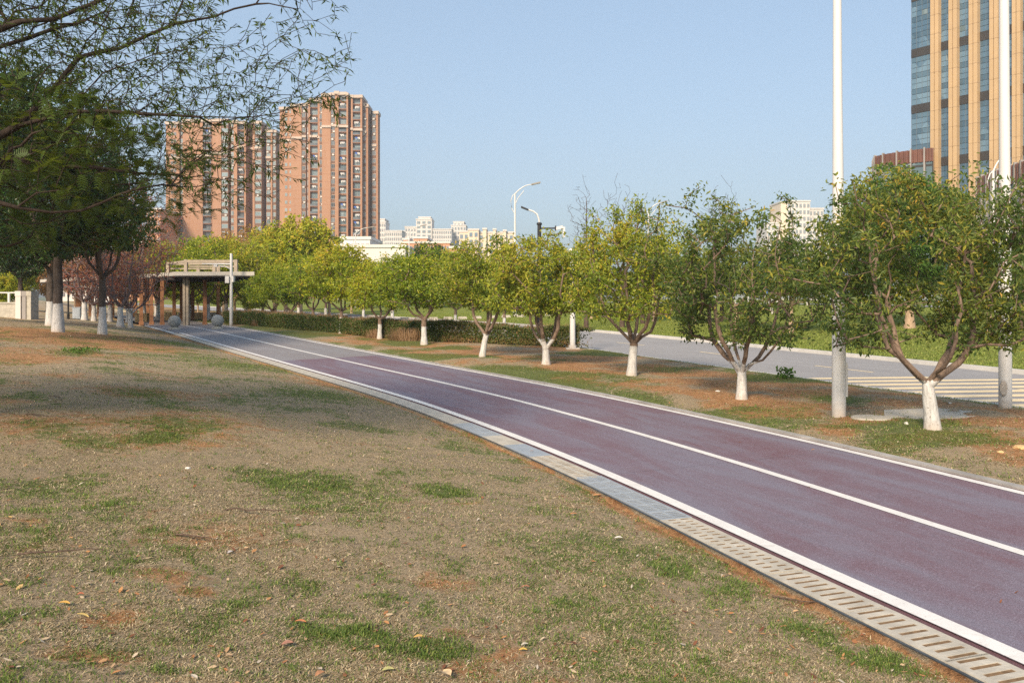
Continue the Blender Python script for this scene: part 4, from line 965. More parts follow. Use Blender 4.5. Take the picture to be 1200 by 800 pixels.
tag(link('fallen_leaves', mesh_np('fallen_leaves', V, Fq, [M['litter']], attrs={'tint': np.repeat(rg.random(n), 6)})), 'small brown and tan fallen leaves strewn over the lawn and verge', 'leaves', kind='stuff')
# the conspicuous leaves, one object each
def big_leaf(px, py, L, W, a, colr, label, curl=.16):
    L *= .8; W *= .85; colr = tuple(.8 * c_ + .2 * .2 for c_ in colr)
    x, y, z = at(px, py); b = MB(); n = 7; vs = []
    for i in range(n):
        u_ = i / (n - 1); w = W * math.sin(math.pi * min(1, u_ * .92 + .06)) ** .8
        for j in (-1, -.5, 0, .5, 1): vs.append(((u_ - .5) * L, w * j * .5, .012 + abs(j) ** 1.5 * W * curl + .008 * math.sin(u_ * 3)))
    fs = [(i * 5 + j, i * 5 + j + 1, (i + 1) * 5 + j + 1, (i + 1) * 5 + j) for i in range(n - 1) for j in range(4)]
    b.add(vs, fs, 0, True); m = plain('leaf_' + str(int(px)), colr, .7, .3, 60)
    tag(b.build('fallen_leaf', m, None, (x, y, z + .006), a), label, 'leaf', 'large fallen leaves')
for v in [(75, 712, .085, .034, -.2, (.62, .35, .05), 'yellow curled leaf on the lower left lawn, next to a bare orange patch'), (97, 727, .12, .025, -.5, (.5, .36, .10), 'long thin tan leaf right of the yellow curled leaf'),
          (94, 702, .045, .035, .3, (.45, .12, .04), 'small red-brown leaf just above the yellow curled leaf'), (523, 794, .085, .06, -.9, (.62, .46, .26), 'large pale tan leaf at the bottom border of the lawn'),
          (455, 790, .07, .04, .2, (.42, .40, .14), 'yellow-green leaf left of the large pale tan leaf'), (352, 733, .08, .03, -.2, (.5, .17, .05), 'orange-brown leaf at the left edge of the lowest green patch'),
          (491, 751, .07, .035, .1, (.58, .34, .08), 'orange-yellow leaf lying on the lowest green patch'), (613, 766, .055, .03, 0., (.66, .42, .06), 'bright yellow leaf on the right lower lawn'),
          (616, 691, .07, .025, 0., (.40, .13, .06), 'red-brown leaf on the lawn below the metal grate'), (672, 605, .085, .035, .15, (.55, .23, .07), 'orange leaf on the soil close to the large metal grate'),
          (700, 583, .11, .05, .2, (.55, .25, .09), 'large orange leaf touching the edge of the drain by the large grate'), (375, 796, .06, .04, .9, (.45, .2, .08), 'brown leaf at the bottom border left of the centre'),
          (337, 760, .07, .05, .4, (.36, .16, .1), 'dull purple-brown leaf beside the lowest green patch'), (270, 652, .05, .04, .9, (.55, .52, .52), 'pale grey-white torn leaf in the middle of the lawn'),
          (621, 531, .06, .03, 0, (.35, .17, .08), 'brown leaf lying on the pale drain plate'), (615, 691 + 70, .05, .03, .3, (.5, .45, .36), 'pale leaf left of the bright yellow one'),
          (725, 634, .08, .05, 0, (.68, .66, .60), 'crumpled whitish leaf on the lawn below the double-slotted covers')]:
    if v[0] == 621:
        big_leaf(*v); o = [q for q in col.objects if q.get('label') == v[6]][0]; s_, t_ = st(o.location.x, o.location.y)
        x_, y_ = pos(float(s_[0]), -1.98); o.location = (float(x_), float(y_), float(H(s_[0], -1.98)) + .012)
    else: big_leaf(*v)
# stones
def stone(x, y, z, r, seed, mat, label, group=None):
    rg = random.Random(seed); me = bpy.data.meshes.new('stone'); import bmesh; bm = bmesh.new(); bmesh.ops.create_icosphere(bm, subdivisions=2, radius=r)
    sx, sy, sz = rg.uniform(.8, 1.3), rg.uniform(.7, 1.1), rg.uniform(.4, .7)
    for v in bm.verts: q = 1 + rg.uniform(-.14, .14); v.co = Vector((v.co.x * sx * q, v.co.y * sy * q, v.co.z * sz * q))
    bm.to_mesh(me); bm.free(); me.materials.append(mat); tag(link('stone', me, None, (x, y, z + r * .2)), label, 'stone', group)
for i, (px, py, r, mt, lb) in enumerate([(841, 459, .055, 'white_wall', 'white stone on the verge at the foot of the airy tree'), (1062, 497, .05, 'white_wall', 'white stone left of the nearest tree\'s white foot'), (1196, 526, .10, 'yellow_stone', 'brown-yellow stone at the right border of the verge'),
                     (1172, 531, .06, 'yellow_stone', 'low brown stone on the verge near the right border'), (220, 549.5, .04, 'white_wall', 'pale stone on the upper left lawn'), (1113, 473, .05, 'concrete', 'grey broken stone on the flat concrete slab by the nearest tree')]):
    x, y, z = at(px, py); stone(x, y, z, r * .75, i, M[mt], lb)
# flat broken concrete slab behind the nearest tree
x, y, z = at(1085, 485)
b = MB(); b.prism([(-1.05, -.35), (-.3, -.62), (.75, -.5), (1.0, -.1), (.6, .45), (-.4, .5)], -.05, .015)
tag(b.build('concrete_slab', M['concrete'], None, (x, y, z), .25), 'flat broken concrete slab lying in the verge behind the nearest tree', 'slab')
x, y, z = at(1021, 490); b = MB(); b.lathe([(.3, -.03), (.3, .0), (.27, .008)], 20); tag(b.build('manhole_cover', M['concrete'], None, (x, y, z + .012)), 'round concrete cover beside the foot of the thick white pole', 'cover')

# ------------------------------------------------------------------ stone balls
BA = 'stone ball bollards across the far end of the path'
for px, py, lb in ((204.5, 382.8, 'left pale stone ball on a round foot, in the left lane of the path end'), (255, 382.2, 'right pale stone ball on a round foot, beside the hedge')):
    x, y, z = at(px, py); sR = 6.6 * y / F
    x, y, z = onrow(px, 45.5); e = empty('ball_bollard', (x, y, z), 0, lb, 'bollard', BA)
    b = MB(); b.lathe([(sR * .98, -.05), (sR * .98, .05), (sR * .9, .075), (sR * .62, .09), (sR * .6, .13)], 28); b.build('foot', M['concrete'], e)
    b = MB(); pr = [(max(.01, sR * math.sin(a)), .10 + sR - sR * math.cos(a)) for a in np.linspace(.45, math.pi - .02, 18)]; b.lathe(pr, 28); b.build('ball', M['grey_stone'], e)

# ------------------------------------------------------------------ pavilion
def pavilion():
    Y0 = 51.; o = onrow(255, Y0); gzz = o[2]
    e = empty('pavilion', (o[0], Y0, gzz), 0, 'open flat-roofed pavilion on rust-brown posts standing over the far end of the path', 'pavilion')
    zr = CAMZ + (HZ - 323.5) * Y0 / F - gzz
    ox = o[0]; X = lambda px, Y: (px - 600) * Y / F - ox
    ztop = CAMZ + (HZ - 318.5) * Y0 / F - gzz
    # roof outline seen from above: front edge, then running back to the left
    v = np.array([-.58, .81]); fr = np.array([X(298, Y0 - 1), -1.]); fl = np.array([X(206, Y0 - 1), -1.]); fl2 = np.array([X(150, 58.), 7.5])
    poly = [tuple(fl), tuple(fr), tuple(fr + v * 17), (fr[0] - 22, fr[1] + 22), (fl2[0] - 14, fl2[1] + 14), tuple(fl2)]
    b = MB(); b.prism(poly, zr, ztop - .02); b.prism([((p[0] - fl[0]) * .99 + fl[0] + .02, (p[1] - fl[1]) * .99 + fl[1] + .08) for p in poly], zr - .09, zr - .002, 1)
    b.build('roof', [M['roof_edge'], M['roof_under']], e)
    # steel joists under the roof
    b = MB()
    for k in range(9): 
        q = fl + v * (1.2 + k * 1.7) + np.array([.6, 0]); b.obox((q[0] + 2.0, q[1], zr - .16), (5.6, 0, 0), (0, .09, 0), (0, 0, .14))
    b.build('joists', M['roof_under'], e)
    cols = [(165.5, 54, 'b'), (177.5, 53.5, 'b'), (190, 53, 'b'), (204, 58, 'b'), (212.5, 60, 'b'), (226, 61, 'b'), (240, 52, 'b'), (255.5, 60, 'b')]
    for px, Y, k in cols:
        w = .2 if Y < 55 else .2; b = MB(); b.box(-w/2, w/2, -w/2, w/2, -.1, zr - .092); b.box(-w/2 - .03, w/2 + .03, -w/2 - .03, w/2 + .03, -.1, .12)
        b.build('post', M['brown_post'], e, (X(px, Y), Y - Y0, 0), .5)
    b = MB(); w = .24; b.box(-.17, -.02, -w/2, w/2, -.1, zr - .092); b.box(.02, .17, -w/2, w/2, -.1, zr - .092); b.build('post', M['wood_grey'], e, (X(218.3, 51), 0, 0))
    # frame on the roof
    zz = lambda py, Y=51.5: CAMZ + (HZ - py) * Y / F - gzz
    b = MB(); xa, xb = X(219, 51.5), X(274, 51.5)
    for yy, dx in ((.6, 0.), (4.6, -2.7)):
        b.box(xa + dx, xb + dx, yy - .09, yy + .09, zz(307.3), zz(304.5)); b.box(xa + .1 + dx, xb + dx, yy - .06, yy + .06, zz(313), zz(311.3))
        b.box(xa - .18 + dx, xa + dx, yy - .1, yy + .1, ztop - .02, zz(304)); b.box(xb + dx, xb + .2 + dx, yy - .1, yy + .1, ztop - .02, zz(304)); b.box(X(254, 51.5) + dx, X(258, 51.5) + dx, yy - .13, yy - .065, ztop - .02, zz(311))
    for xx in (xa - .05, xb + .05): b.obox((xx - 1.35, 2.6, (zz(307.2) + zz(304.6)) / 2), (-2.6, 3.8, 0), (.12, .08, 0), (0, 0, zz(304.6) - zz(307.2)))
    b.build('roof_frame', M['wood_grey'], e)
    # low yellow planter walls between the posts
    for xa, xb, Y, k in ((193, 204, 62, 'yellow_stone'), (209, 217, 62, 'concrete'), (226, 237, 61.6, 'yellow_stone'), (158, 172, 59, 'yellow_stone'), (244, 253, 61.6, 'concrete'), (218.5, 225, 61.6, 'concrete')):
        b = MB(); b.box(X(xa, Y), X(xb, Y), Y - Y0, Y - Y0 + .5, -.1, .48); b.box(X(xa, Y) - .03, X(xb, Y) + .03, Y - Y0 - .03, Y - Y0 + .53, .483, .55); b.build('bench_wall', M[k], e)
    # the far wing running away on the left
M['roof_edge'] = plain('pale_roof_edge', (.44, .42, .38), .7, .1, 1)
pavilion()
def wing():
    Y0 = 74; o = onrow(150, Y0); e = empty('colonnade', o, 0, 'lower colonnade with pale flat roof reaching left behind the purple-red trees', 'colonnade')
    zr = CAMZ + (HZ - 338) * Y0 / F - o[2]; X = lambda px: (px - 600) * Y0 / F - o[0]
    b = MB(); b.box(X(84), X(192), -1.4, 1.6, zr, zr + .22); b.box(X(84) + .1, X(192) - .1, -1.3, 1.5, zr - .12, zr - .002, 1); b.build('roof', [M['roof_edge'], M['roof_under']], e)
    for px in (92, 107, 117, 131, 141, 158, 172, 186):
        b = MB(); b.box(-.19, .19, -.19, .19, -.1, zr - .122); b.build('post', M['brown_post'], e, (X(px), 0, 0), .3)
wing()
# ------------------------------------------------------------------ wall, bin, posts at the left
def left_wall():
    Y = 46.; o = onrow(0, Y); X = lambda px: (px - 600) * Y / F - o[0]; zz = lambda py: CAMZ + (HZ - py) * Y / F - o[2]
    e = empty('planter_wall', o, 0, 'low grey concrete wall with pale rail and end pillars at the left border', 'wall')
    b = MB(); b.box(X(-90), X(19), 0, .4, -.4, zz(356)); b.box(X(-90), X(19.5), -.04, .44, zz(356) + .002, zz(354)); b.build('wall', M['concrete'], e)
    b = MB(); b.tube([(X(-90), .2, zz(343)), (X(20), .2, zz(343))], .04, 8); 
    b.build('rail', M['white_paint'], e)
    for px in (-80, -54, -24, 8): 
        b = MB(); b.box(X(px) - .05, X(px) + .05, .15, .25, zz(354) + .002, zz(343.5)); b.build('rail_post', M['white_paint'], e)
    for a, c, m in ((19.8, 26, 'white_wall'), (27.5, 32, 'grey_pilaster'), (33, 38, 'concrete')):
        b = MB(); b.box(X(a), X(c), -.15, .6, -.3, zz(347)); b.box(X(a) - .02, X(c) + .02, -.17, .62, zz(347) + .002, zz(341)); b.build('pillar', M[m], e)
left_wall()
x, y, z = onrow(91.5, 60); b = MB(); b.box(-.27, .27, -.25, .25, -.05, .78); b.box(-.3, .3, -.28, .28, .782, .84); b.box(-.22, .22, -.262, -.251, .15, .7)
tag(b.build('utility_box', M['steel'], None, (x, y, z)), 'small grey metal cabinet between the whitewashed trunks at the left', 'cabinet')
x, y, z = onrow(80, 55); e = empty('bollard_light', (x, y, z), 0, 'thin black lamp post left of the grey cabinet', 'lamp post')
b = MB(); b.tube([(0, 0, -.1), (0, 0, 2.6)], .05, 10); b.tube([(0, 0, -.05), (0, 0, .35)], .085, 10); b.build('pole', M['black_metal'], e)
b = MB(); b.lathe([(.06, 2.6), (.17, 2.66), (.19, 2.9), (.1, 2.99), (.02, 3.0)], 14); b.build('lantern', M['black_metal'], e)

# ------------------------------------------------------------------ poles and lamps
PG = 'thick white poles on the verge'
x, y, z = at(983, 488.5); e = empty('light_pole', (x, y, z), 0, 'thick white pole with a side hatch standing left of the nearest tree', 'pole', PG)
b = MB(); b.tube([(0, 0, -.2), (0, 0, 1.6)], [.108, .104], 28); b.tube([(0, 0, 1.6), (-.02, 0, 5.), (-.04, 0, 10.2)], [.104, .074, .045], 28, caps=False); b.build('pole', M['white_paint'], e)
b = MB(); b.box(.092, .125, -.05, .05, .32, .86); b.build('hatch', M['white_paint'], e)
def flange(e, r=.2):
    b = MB(); b.lathe([(r, -.06), (r, .015), (r - .01, .022), (.112, .024)], 24)
    for k in range(6): a = k * 1.047; b.lathe([(.018, 0), (.018, .05), (.008, .055)], 8, c=(math.cos(a) * (r - .04), math.sin(a) * (r - .04), .02))
    b.build('base_flange', M['steel'], e)
b = MB(); b.tube([(-.04, 0, 10.2), (-.02, .02, 10.8), (.3, .3, 11.3), (1.2, 1.1, 11.6)], [.045, .05, .045, .04], 12); b.build('arm', M['white_paint'], e)
b = MB(); b.obox((1.6, 1.45, 11.68), (.55, .5, .06), (-.14, .16, 0), (0, 0, .07)); b.build('lamp_head', M['lamp_face'], e)
x, y, z = at(1178, 477.5); e = empty('light_pole', (x, y, z), 0, 'white lamp pole with an oval hatch at the right border, bending over at its top', 'pole', PG)
b = MB(); hh = 7.3; b.tube([(0, 0, -.2), (0, 0, 1.6)], [.105, .102], 28); b.tube([(0, 0, 1.6), (-.01, 0, 4.5), (-.02, 0, hh), (.04, 0, hh + .35), (.28, 0, hh + .75), (.8, 0, hh + 1.05), (1.5, 0, hh + 1.2)], [.102, .085, .075, .07, .06, .052, .045], 24); b.build('pole', M['white_paint'], e)
b = MB(); b.lathe([(.06, 0), (.06, .02), (.05, .03)], 16); h_ = b.build('hatch', M['white_paint'], e, (-.075, -.085, .35)); h_.rotation_euler = (R(90), 0, R(-40)); h_.scale = (1, 2.4, 1)
b = MB(); b.obox((1.85, 0, hh + 1.24), (.8, 0, .06), (0, .24, 0), (0, 0, .08)); b.build('lamp_head', M['lamp_face'], e)
x, y, z = at(671, 408.5); e = empty('short_pole', (x, y, z), 0, 'white post on a square foot plate at the end of the hedge', 'pole')
b = MB(); b.tube([(0, 0, .02), (0, 0, 3.1)], [.1, .085], 20); b.build('pole', M['white_paint'], e)
b = MB(); b.box(-.24, .24, -.24, .24, -.05, .03); b.lathe([(.14, .03), (.14, .12)], 16); b.build('foot_plate', M['white_paint'], e)
b = MB(); b.lathe([(.07, 3.1), (.17, 3.2), (.19, 3.45), (.05, 3.55)], 16); b.build('lantern', M['white_paint'], e)

def street_lamp(px, Y, top_py, arm, label, loop=True, mat='white_paint', rise=.9, group='curved white street lamps across the road'):
    x, y, z = onrow(px, Y); h = CAMZ + (HZ - top_py) * Y / F - z
    e = empty('street_lamp', (x, y, z), 0, label, 'street lamp', group); sgn = 1 if arm > 0 else -1; A = abs(arm)
    b = MB(); b.tube([(0, 0, -.1), (0, 0, h * .5), (0, 0, h)], [.11, .09, .065], 14); b.build('pole', M[mat], e)
    b = MB(); n = 8; pts = [(sgn * A * .66 * t, 0, h - .05 + rise * (1 - (1 - t) ** 2) * .8) for t in np.linspace(0, 1, n)]; b.tube(pts, [.048 - .015 * t for t in np.linspace(0, 1, n)], 10)
    if loop:
        b.tube([(0, 0, h - 1.6), (-sgn * .25, 0, h - 1.2), (-sgn * .33, 0, h - .6), (-sgn * .18, 0, h - .18), (0, 0, h - .02)], .032, 8); b.tube([(0, 0, h - .9), (sgn * .25, 0, h - .35), (sgn * .7, 0, h + .2)], .028, 8)
    b.build('arm', M[mat], e)
    ex, ez = sgn * A * .66, h - .05 + rise * .8
    b = MB(); b.obox((ex + sgn * A * .17, 0, ez + .08), (A * .36, 0, sgn * .16), (0, .3, 0), (0, 0, .11)); b.build('lamp_head', M['lamp_face'], e)
street_lamp(603.5, 66, 226.5, 1.95, 'tall white street lamp with curved strut standing above the trees at mid-road')
street_lamp(760, 74, 247, 1.6, 'white street lamp whose arm shows just right of the ochre tree')
street_lamp(416.5, 110, 273, 2.4, 'white street lamp in front of the long white hall')
street_lamp(479.5, 110, 271, 2.2, 'white street lamp in front of the orange-brown low building')
street_lamp(1164, 47, 200, .8, 'thin white street lamp directly left of the right-hand pole')
def camera_pole():
    Y = 45.; x, y, z = onrow(632, Y); zz = lambda py: CAMZ + (HZ - py) * Y / F - z; X = lambda px: (px - 632) * Y / F
    e = empty('camera_pole', (x, y, z), 0, 'black pole carrying a curved lamp arm and a side arm with white cameras', 'camera pole')
    b = MB(); b.tube([(0, 0, -.1), (0, 0, zz(264))], [.13, .10], 16); b.lathe([(.1, zz(264)), (.15, zz(263)), (.13, zz(261)), (.05, zz(260.5))], 14); b.build('pole', M['black_metal'], e)
    b = MB(); b.tube([(0, 0, zz(260.5)), (-.02, 0, zz(257)), (X(629.5), 0, zz(251)), (X(625), 0, zz(247.6)), (X(619), 0, zz(245.8))], .045, 10); b.build('arm', M['white_paint'], e)
    b = MB(); b.obox((X(614.8), 0, zz(244.3)), (X(619) - X(610.5), 0, zz(246) - zz(242.6)), (0, .22, 0), (0, 0, .09)); b.build('lamp_head', M['black_metal'], e)
    b = MB(); b.tube([(0, 0, zz(267.6)), (X(651), 0, zz(267.4))], .04, 8); b.box(X(650.3), X(651.8), -.08, .08, zz(270.3), zz(264.6)); b.build('side_arm', M['black_metal'], e)
    b = MB(); b.obox((X(655.5), 0, zz(267)), (.34, 0, .08), (0, .2, 0), (0, 0, .16)); b.build('camera', M['white_paint'], e)
    b = MB(); b.box(X(659.5), X(662), -.12, .12, zz(278), zz(266)); b.build('camera_box', M['white_paint'], e)
camera_pole()
def cctv_lamp():
    Y = 49.; x, y, z = onrow(271, Y); zz = lambda py: CAMZ + (HZ - py) * Y / F - z; X = lambda px: (px - 271) * Y / F
    e = empty('white_post', (x, y, z), 0, 'slim white post with a box and a leftward arm in front of the pavilion roof', 'post')
    b = MB(); b.tube([(0, 0, -.1), (0, 0, zz(297))], [.10, .075], 14); b.build('pole', M['white_paint'], e)
    b = MB(); b.tube([(0, -.02, zz(309.6)), (X(237), -.02, zz(309.2))], [.045, .03], 8); b.tube([(0, 0, zz(315.5)), (X(264), 0, zz(312.2)), (X(257), 0, zz(311.8))], .028, 8); b.box(X(251), X(255), -.1, .1, zz(312.6), zz(310.4)); b.build('arm', M['white_paint'], e)
    b = MB(); b.box(X(265), X(269.5), -.2, .16, zz(331.5), zz(323.5)); b.box(X(272.5), X(274.5), -.15, .15, zz(330.5), zz(323.5)); b.build('control_box', M['white_paint'], e)
cctv_lamp()
for px, Y, w, top in ((896, 62, 1.3, 301), (903, 60, .9, 336)):
    x, y, z = onrow(px, Y); e = empty('road_sign', (x, y, z), 0, 'blue traffic sign %s behind the airy tree' % ('panel high on its white post' if top < 320 else 'disc low on its short white post'), 'road sign', 'blue road signs across the road')
    h = CAMZ + (HZ - top) * Y / F - z; b = MB(); b.tube([(0, 0, -.1), (0, 0, h)], .05, 10); b.build('post', M['white_paint'], e)
    b = MB()
    if top < 320: b.box(-w / 2, w / 2, -.09, -.055, h - .7, h)
    else: b.lathe([(w / 2, 0), (w / 2, .03)], 20)
    o = b.build('panel', M['blue_sign'], e)
    if top > 320: o.location = (0, -.055, h - .2); o.rotation_euler = (R(90), 0, 0)
for i, (px, Y, h) in enumerate(((877, 58, 3.6), (905, 56, 1.2), (911, 57, 1.2))):
    x, y, z = onrow(px, Y); b = MB(); b.tube([(0, 0, -.1), (0, 0, h)], .06, 10); b.lathe([(.08, h), (.08, h + .05), (.02, h + .1)], 12)
    tag(b.build('white_post', M['white_paint'], None, (x, y, z)), ['tall thin white post on the far lawn seen through the airy tree', 'short white post at the upper lane, left of its twin', 'short white post at the upper lane, right of its twin'][i], 'post', 'white posts by the upper lane')
# barriers along the far kerb
bm_ = MB(); bm_.box(-.34, .34, -.12, .12, -.05, .12); bm_.box(-.30, .30, -.07, .07, .122, .2); bme = bm_.mesh('kerb_barrier', M['concrete'])
for i, px in enumerate(range(474, 650, 17)):
    Y = 62 + i * .3; x, y, z = onrow(px, Y); o = link('kerb_barrier', bme, None, (x, y, z), .05)
    tag(o, 'low white concrete barrier in the broken row along the far side of the road', 'barrier', 'low white barriers along the far road edge')
# metal guard rail at the right, along the upper lane
def guard_rail():
    s0, s1 = 22., 75.; x, y = pos(s0, TF(s0) + 26.3); e = empty('guard_rail', (float(x), float(y), float(G(s0, TF(s0) + 26.3))), 0, 'silver guard rail on short posts along the upper lane at the right', 'guard rail')
    o = np.array(e.location); b = MB(); prev = None
    for s in np.arange(s0, s1, 2.):
        x, y = pos(s, TF(s) + 26.3); z = float(G(s, TF(s) + 26.3)); p = np.array([float(x), float(y), z]) - o
        if prev is not None:
            for dz, th in ((.52, .05), (.66, .05), (.80, .05)): b.obox((prev + p) / 2 + [0, 0, dz], (p - prev) * 1.0, (.06, .03, 0), (0, 0, .115))
        prev = p
    b.build('rail', M['steel'], e)
    pm = MB(); pm.box(-.05, .05, -.05, .05, -.1, .80); pm = pm.mesh('rail_post', M['white_paint'])
    for s in np.arange(s0, s1, 4.):
        x, y = pos(s, TF(s) + 26.42); link('rail_post', pm, e, (float(x) - o[0], float(y) - o[1], float(G(s, TF(s) + 26.4)) - o[2]))
guard_rail()
# ------------------------------------------------------------------ residential towers
LIM = 100
def add_parts(parent, name, items, limit=LIM):
    """items: (mesh, local position); the first `limit` as parts, the rest merged into one stuff part"""
    for me, p in items[:limit]: link(name, me, parent, p)
    rest = items[limit:]
    if rest:
        V = []; Fs = []; mi = []; mats = []; o = 0
        for me, p in rest:
            mp = []
            for m in me.materials:
                if m not in mats: mats.append(m)
                mp.append(mats.index(m))
            V += [tuple(np.array(v.co) + p) for v in me.vertices]
            for f in me.polygons: Fs.append([i + o for i in f.vertices]); mi.append(mp[f.material_index])
            o += len(me.vertices)
        me = bpy.data.meshes.new(name + '_rest'); me.from_pydata(V, [], Fs)
        for m in mats: me.materials.append(m)
        me.polygons.foreach_set('material_index', mi); me.update()
        tag(link(name, me, parent), kind='stuff')
M['win_panel'] = plain('window_panel', (.17, .105, .08), .8, .15)
M['frame_grey'] = plain('window_frame', (.35, .33, .32), .6, .1)
M['slab_edge'] = plain('slab_edge', (.42, .21, .13), .85, .1)
def res_tower(name, label, Y, bays, group, fh=3.0, seed=0):
    rg = random.Random(seed); xc = (sum((bays[0][0], bays[-1][1])) / 2 - 600) * Y / F
    e = empty(name, (xc, Y, -1.2), 0, label, 'apartment tower', group)
    X = lambda px: (px - 600) * Y / F - xc; Z = lambda py: CAMZ + (HZ - py) * Y / F + 1.2
    wall = MB(); cor = MB(); wins = []; balcs = []; acs = []; cloth = []
    cache = {}
    def win_mesh(w, h, k):
        key = (round(w, 1), h, k)
        if key not in cache:
            b = MB(); b.box(-w/2, w/2, -.10, .0, 0, h, 0); b.box(-w/2 + .12, -.05, -.12, -.101, .12, h - .12, 1); b.box(.05, w/2 - .12, -.12, -.101, .12, h - .12, 1)
            if k: b.box(-w/2 - .03, w/2 + .03, -.16, 0, -.95, -.03, 2)
            cache[key] = b.mesh('window', [M['frame_grey'], M['dark_window'] if (k + seed) % 2 == 0 else M['pale_window'], M['win_panel']])
        return cache[key]
    def balc_mesh(w, v):
        key = ('b', round(w, 1), v)
        if key not in cache:
            b = MB(); b.box(-w/2, w/2, -.05, .95, -.14, 0, 0)
            b.box(-w/2 + .02, w/2 - .02, -.03, .03, .92, .99, 1)
            if v % 2: b.box(-w/2 + .02, w/2 - .02, -.02, .02, .02, .91, 2)
            else:
                for k in range(int(w / .35)): b.box(-w/2 + .1 + k * .35, -w/2 + .14 + k * .35, -.02, .02, .0, .92, 1)
            cache[key] = b.mesh('balcony', [M['slab_edge'], M['black_metal'], M['dark_window']])
        return cache[key]
    acm = MB(); acm.box(-.42, .42, -.35, -.02, 0, .62); acm = acm.mesh('air_conditioner', M['ac_white'])
    clm = []
    for k in range(4):
        b = MB(); x = -.8
        cm_ = [M['laundry'], M['white_wall'], M['blue_sign'], M['copper']]
        for j in range(4): w = .25 + .2 * ((j * 7 + k) % 3) / 2; b.box(x, x + w, -.03, .0, -.5 - .35 * ((j + k) % 2), 0, (j + k) % 4 if (j + k) % 4 < 2 else (2 if k == 2 else 0)); x += w + .08
        clm.append(b.mesh('laundry', cm_))
    for (a, c, dep, top, kind, extra) in bays:
        x0, x1 = X(a), X(c); y0 = dep; zt = Z(top); n = int((zt - 3.2) / fh)
        setb = {'balc': 1.5, 'slit': 2.5}.get(kind, 0)
        wall.box(x0, x1, y0 + setb, 10.5, 0, zt, 0 if kind != 'slit' else 1)
        cor.box(x0 - .3, x1 + .3, y0 - .5, 10.9, zt - 1.1, zt + .05)
        for by in extra.get('bands', ()): 
            zb = Z(by); cb = MB(); cb.box(x0 - .15, x1 + .15, y0 - .45, y0 - .001 if kind not in ('balc',) else y0 + 1.45, zb, zb + .9); cb.build('band_course', M['cornice'], e)
        w = x1 - x0; xm = (x0 + x1) / 2
        for f in range(max(n, 0)):
            zf = zt - 3.4 - f * fh
            if kind == 'win':
                wins.append((win_mesh(w - .25, 1.75, 1), (xm, y0, zf + .95)))
                if rg.random() < .3: acs.append((acm, (xm + rg.uniform(-.4, .4) * w / 2, y0 - .16, zf - .05)))
            elif kind == 'balc':
                wins.append((win_mesh(w - .5, 2.3, 0), (xm, y0 + 1.5, zf + .1)))
                balcs.append((balc_mesh(w, rg.randrange(4)), (xm, y0 + .02, zf)))
                if rg.random() < .45: cloth.append((clm[rg.randrange(4)], (xm + rg.uniform(-.3, .3), y0 + .4, zf + 2.2)))
            elif kind == 'small':
                for fx in extra['at']: wins.append((win_mesh(1.0, 1.3, 0), (X(fx), y0, zf + .9)))
            elif kind == 'slit' and extra.get('w'):
                wins.append((win_mesh(w - .3, 1.5, 0), (xm, y0 + 2.5, zf + .9)))
    # floor bands: recessed joints are in the wall material; roof boxes
    wall.build('wall', [M['tower_wall'], M['tower_wall']], e); cor.build('cornice', M['cornice'], e)
    wins.sort(key=lambda q: -q[1][2]); rg2 = random.Random(3); add_parts(e, 'window', wins)
    add_parts(e, 'balcony', balcs); add_parts(e, 'laundry', cloth); add_parts(e, 'air_conditioner', acs)
    return e
TWG = 'terracotta apartment towers'
res_tower('apartment_tower', 'taller right terracotta apartment tower with stepped pale cornices', 333, [
    (322, 337.5, 7, 121, 'small', dict(at=(329.8, 335.4), bands=(162,))), (337.5, 350, 4.5, 119, 'wall', dict(bands=(160.5,))), (350, 354.8, 5, 118, 'win', dict(bands=(158.5,))), (355.8, 358.4, 5.5, 117, 'win', {}),
    (358.4, 360.4, 4, 115, 'wall', {}), (360.4, 369.6, 4, 113, 'balc', dict(bands=(159,))), (369.6, 372.2, 4, 112, 'wall', dict(bands=(160,))), (372.2, 377.6, 3, 112, 'win', {}), (377.6, 387.8, -.5, 110, 'wall', dict(bands=(150,))),
    (387.8, 393.2, 0, 109, 'win', dict(bands=(148.5,))), (393.2, 397.4, -1.2, 108, 'wall', dict(bands=(149.5,))), (397.4, 406.6, -1.0, 109, 'balc', dict(bands=(150,))), (406.6, 408.4, -1.2, 110, 'wall', dict(bands=(150.5,))), (408.4, 411.6, 1.5, 111, 'slit', {}),
    (411.6, 413.6, -.6, 112, 'wall', dict(bands=(153,))), (413.6, 422.6, -.4, 112, 'balc', dict(bands=(153.5,))), (422.6, 424.6, -.6, 112, 'wall', dict(bands=(154,))), (424.6, 428.0, 2, 120, 'win', dict(bands=(155,))), (428.0, 430.2, 2, 121, 'wall', {}),
    (430.2, 433.2, 5.5, 127, 'slit', dict(w=1)), (433.2, 438.2, 5.5, 127, 'win', dict(bands=(169,))), (438.2, 440.4, 5.3, 127, 'wall', {})], TWG, seed=1)
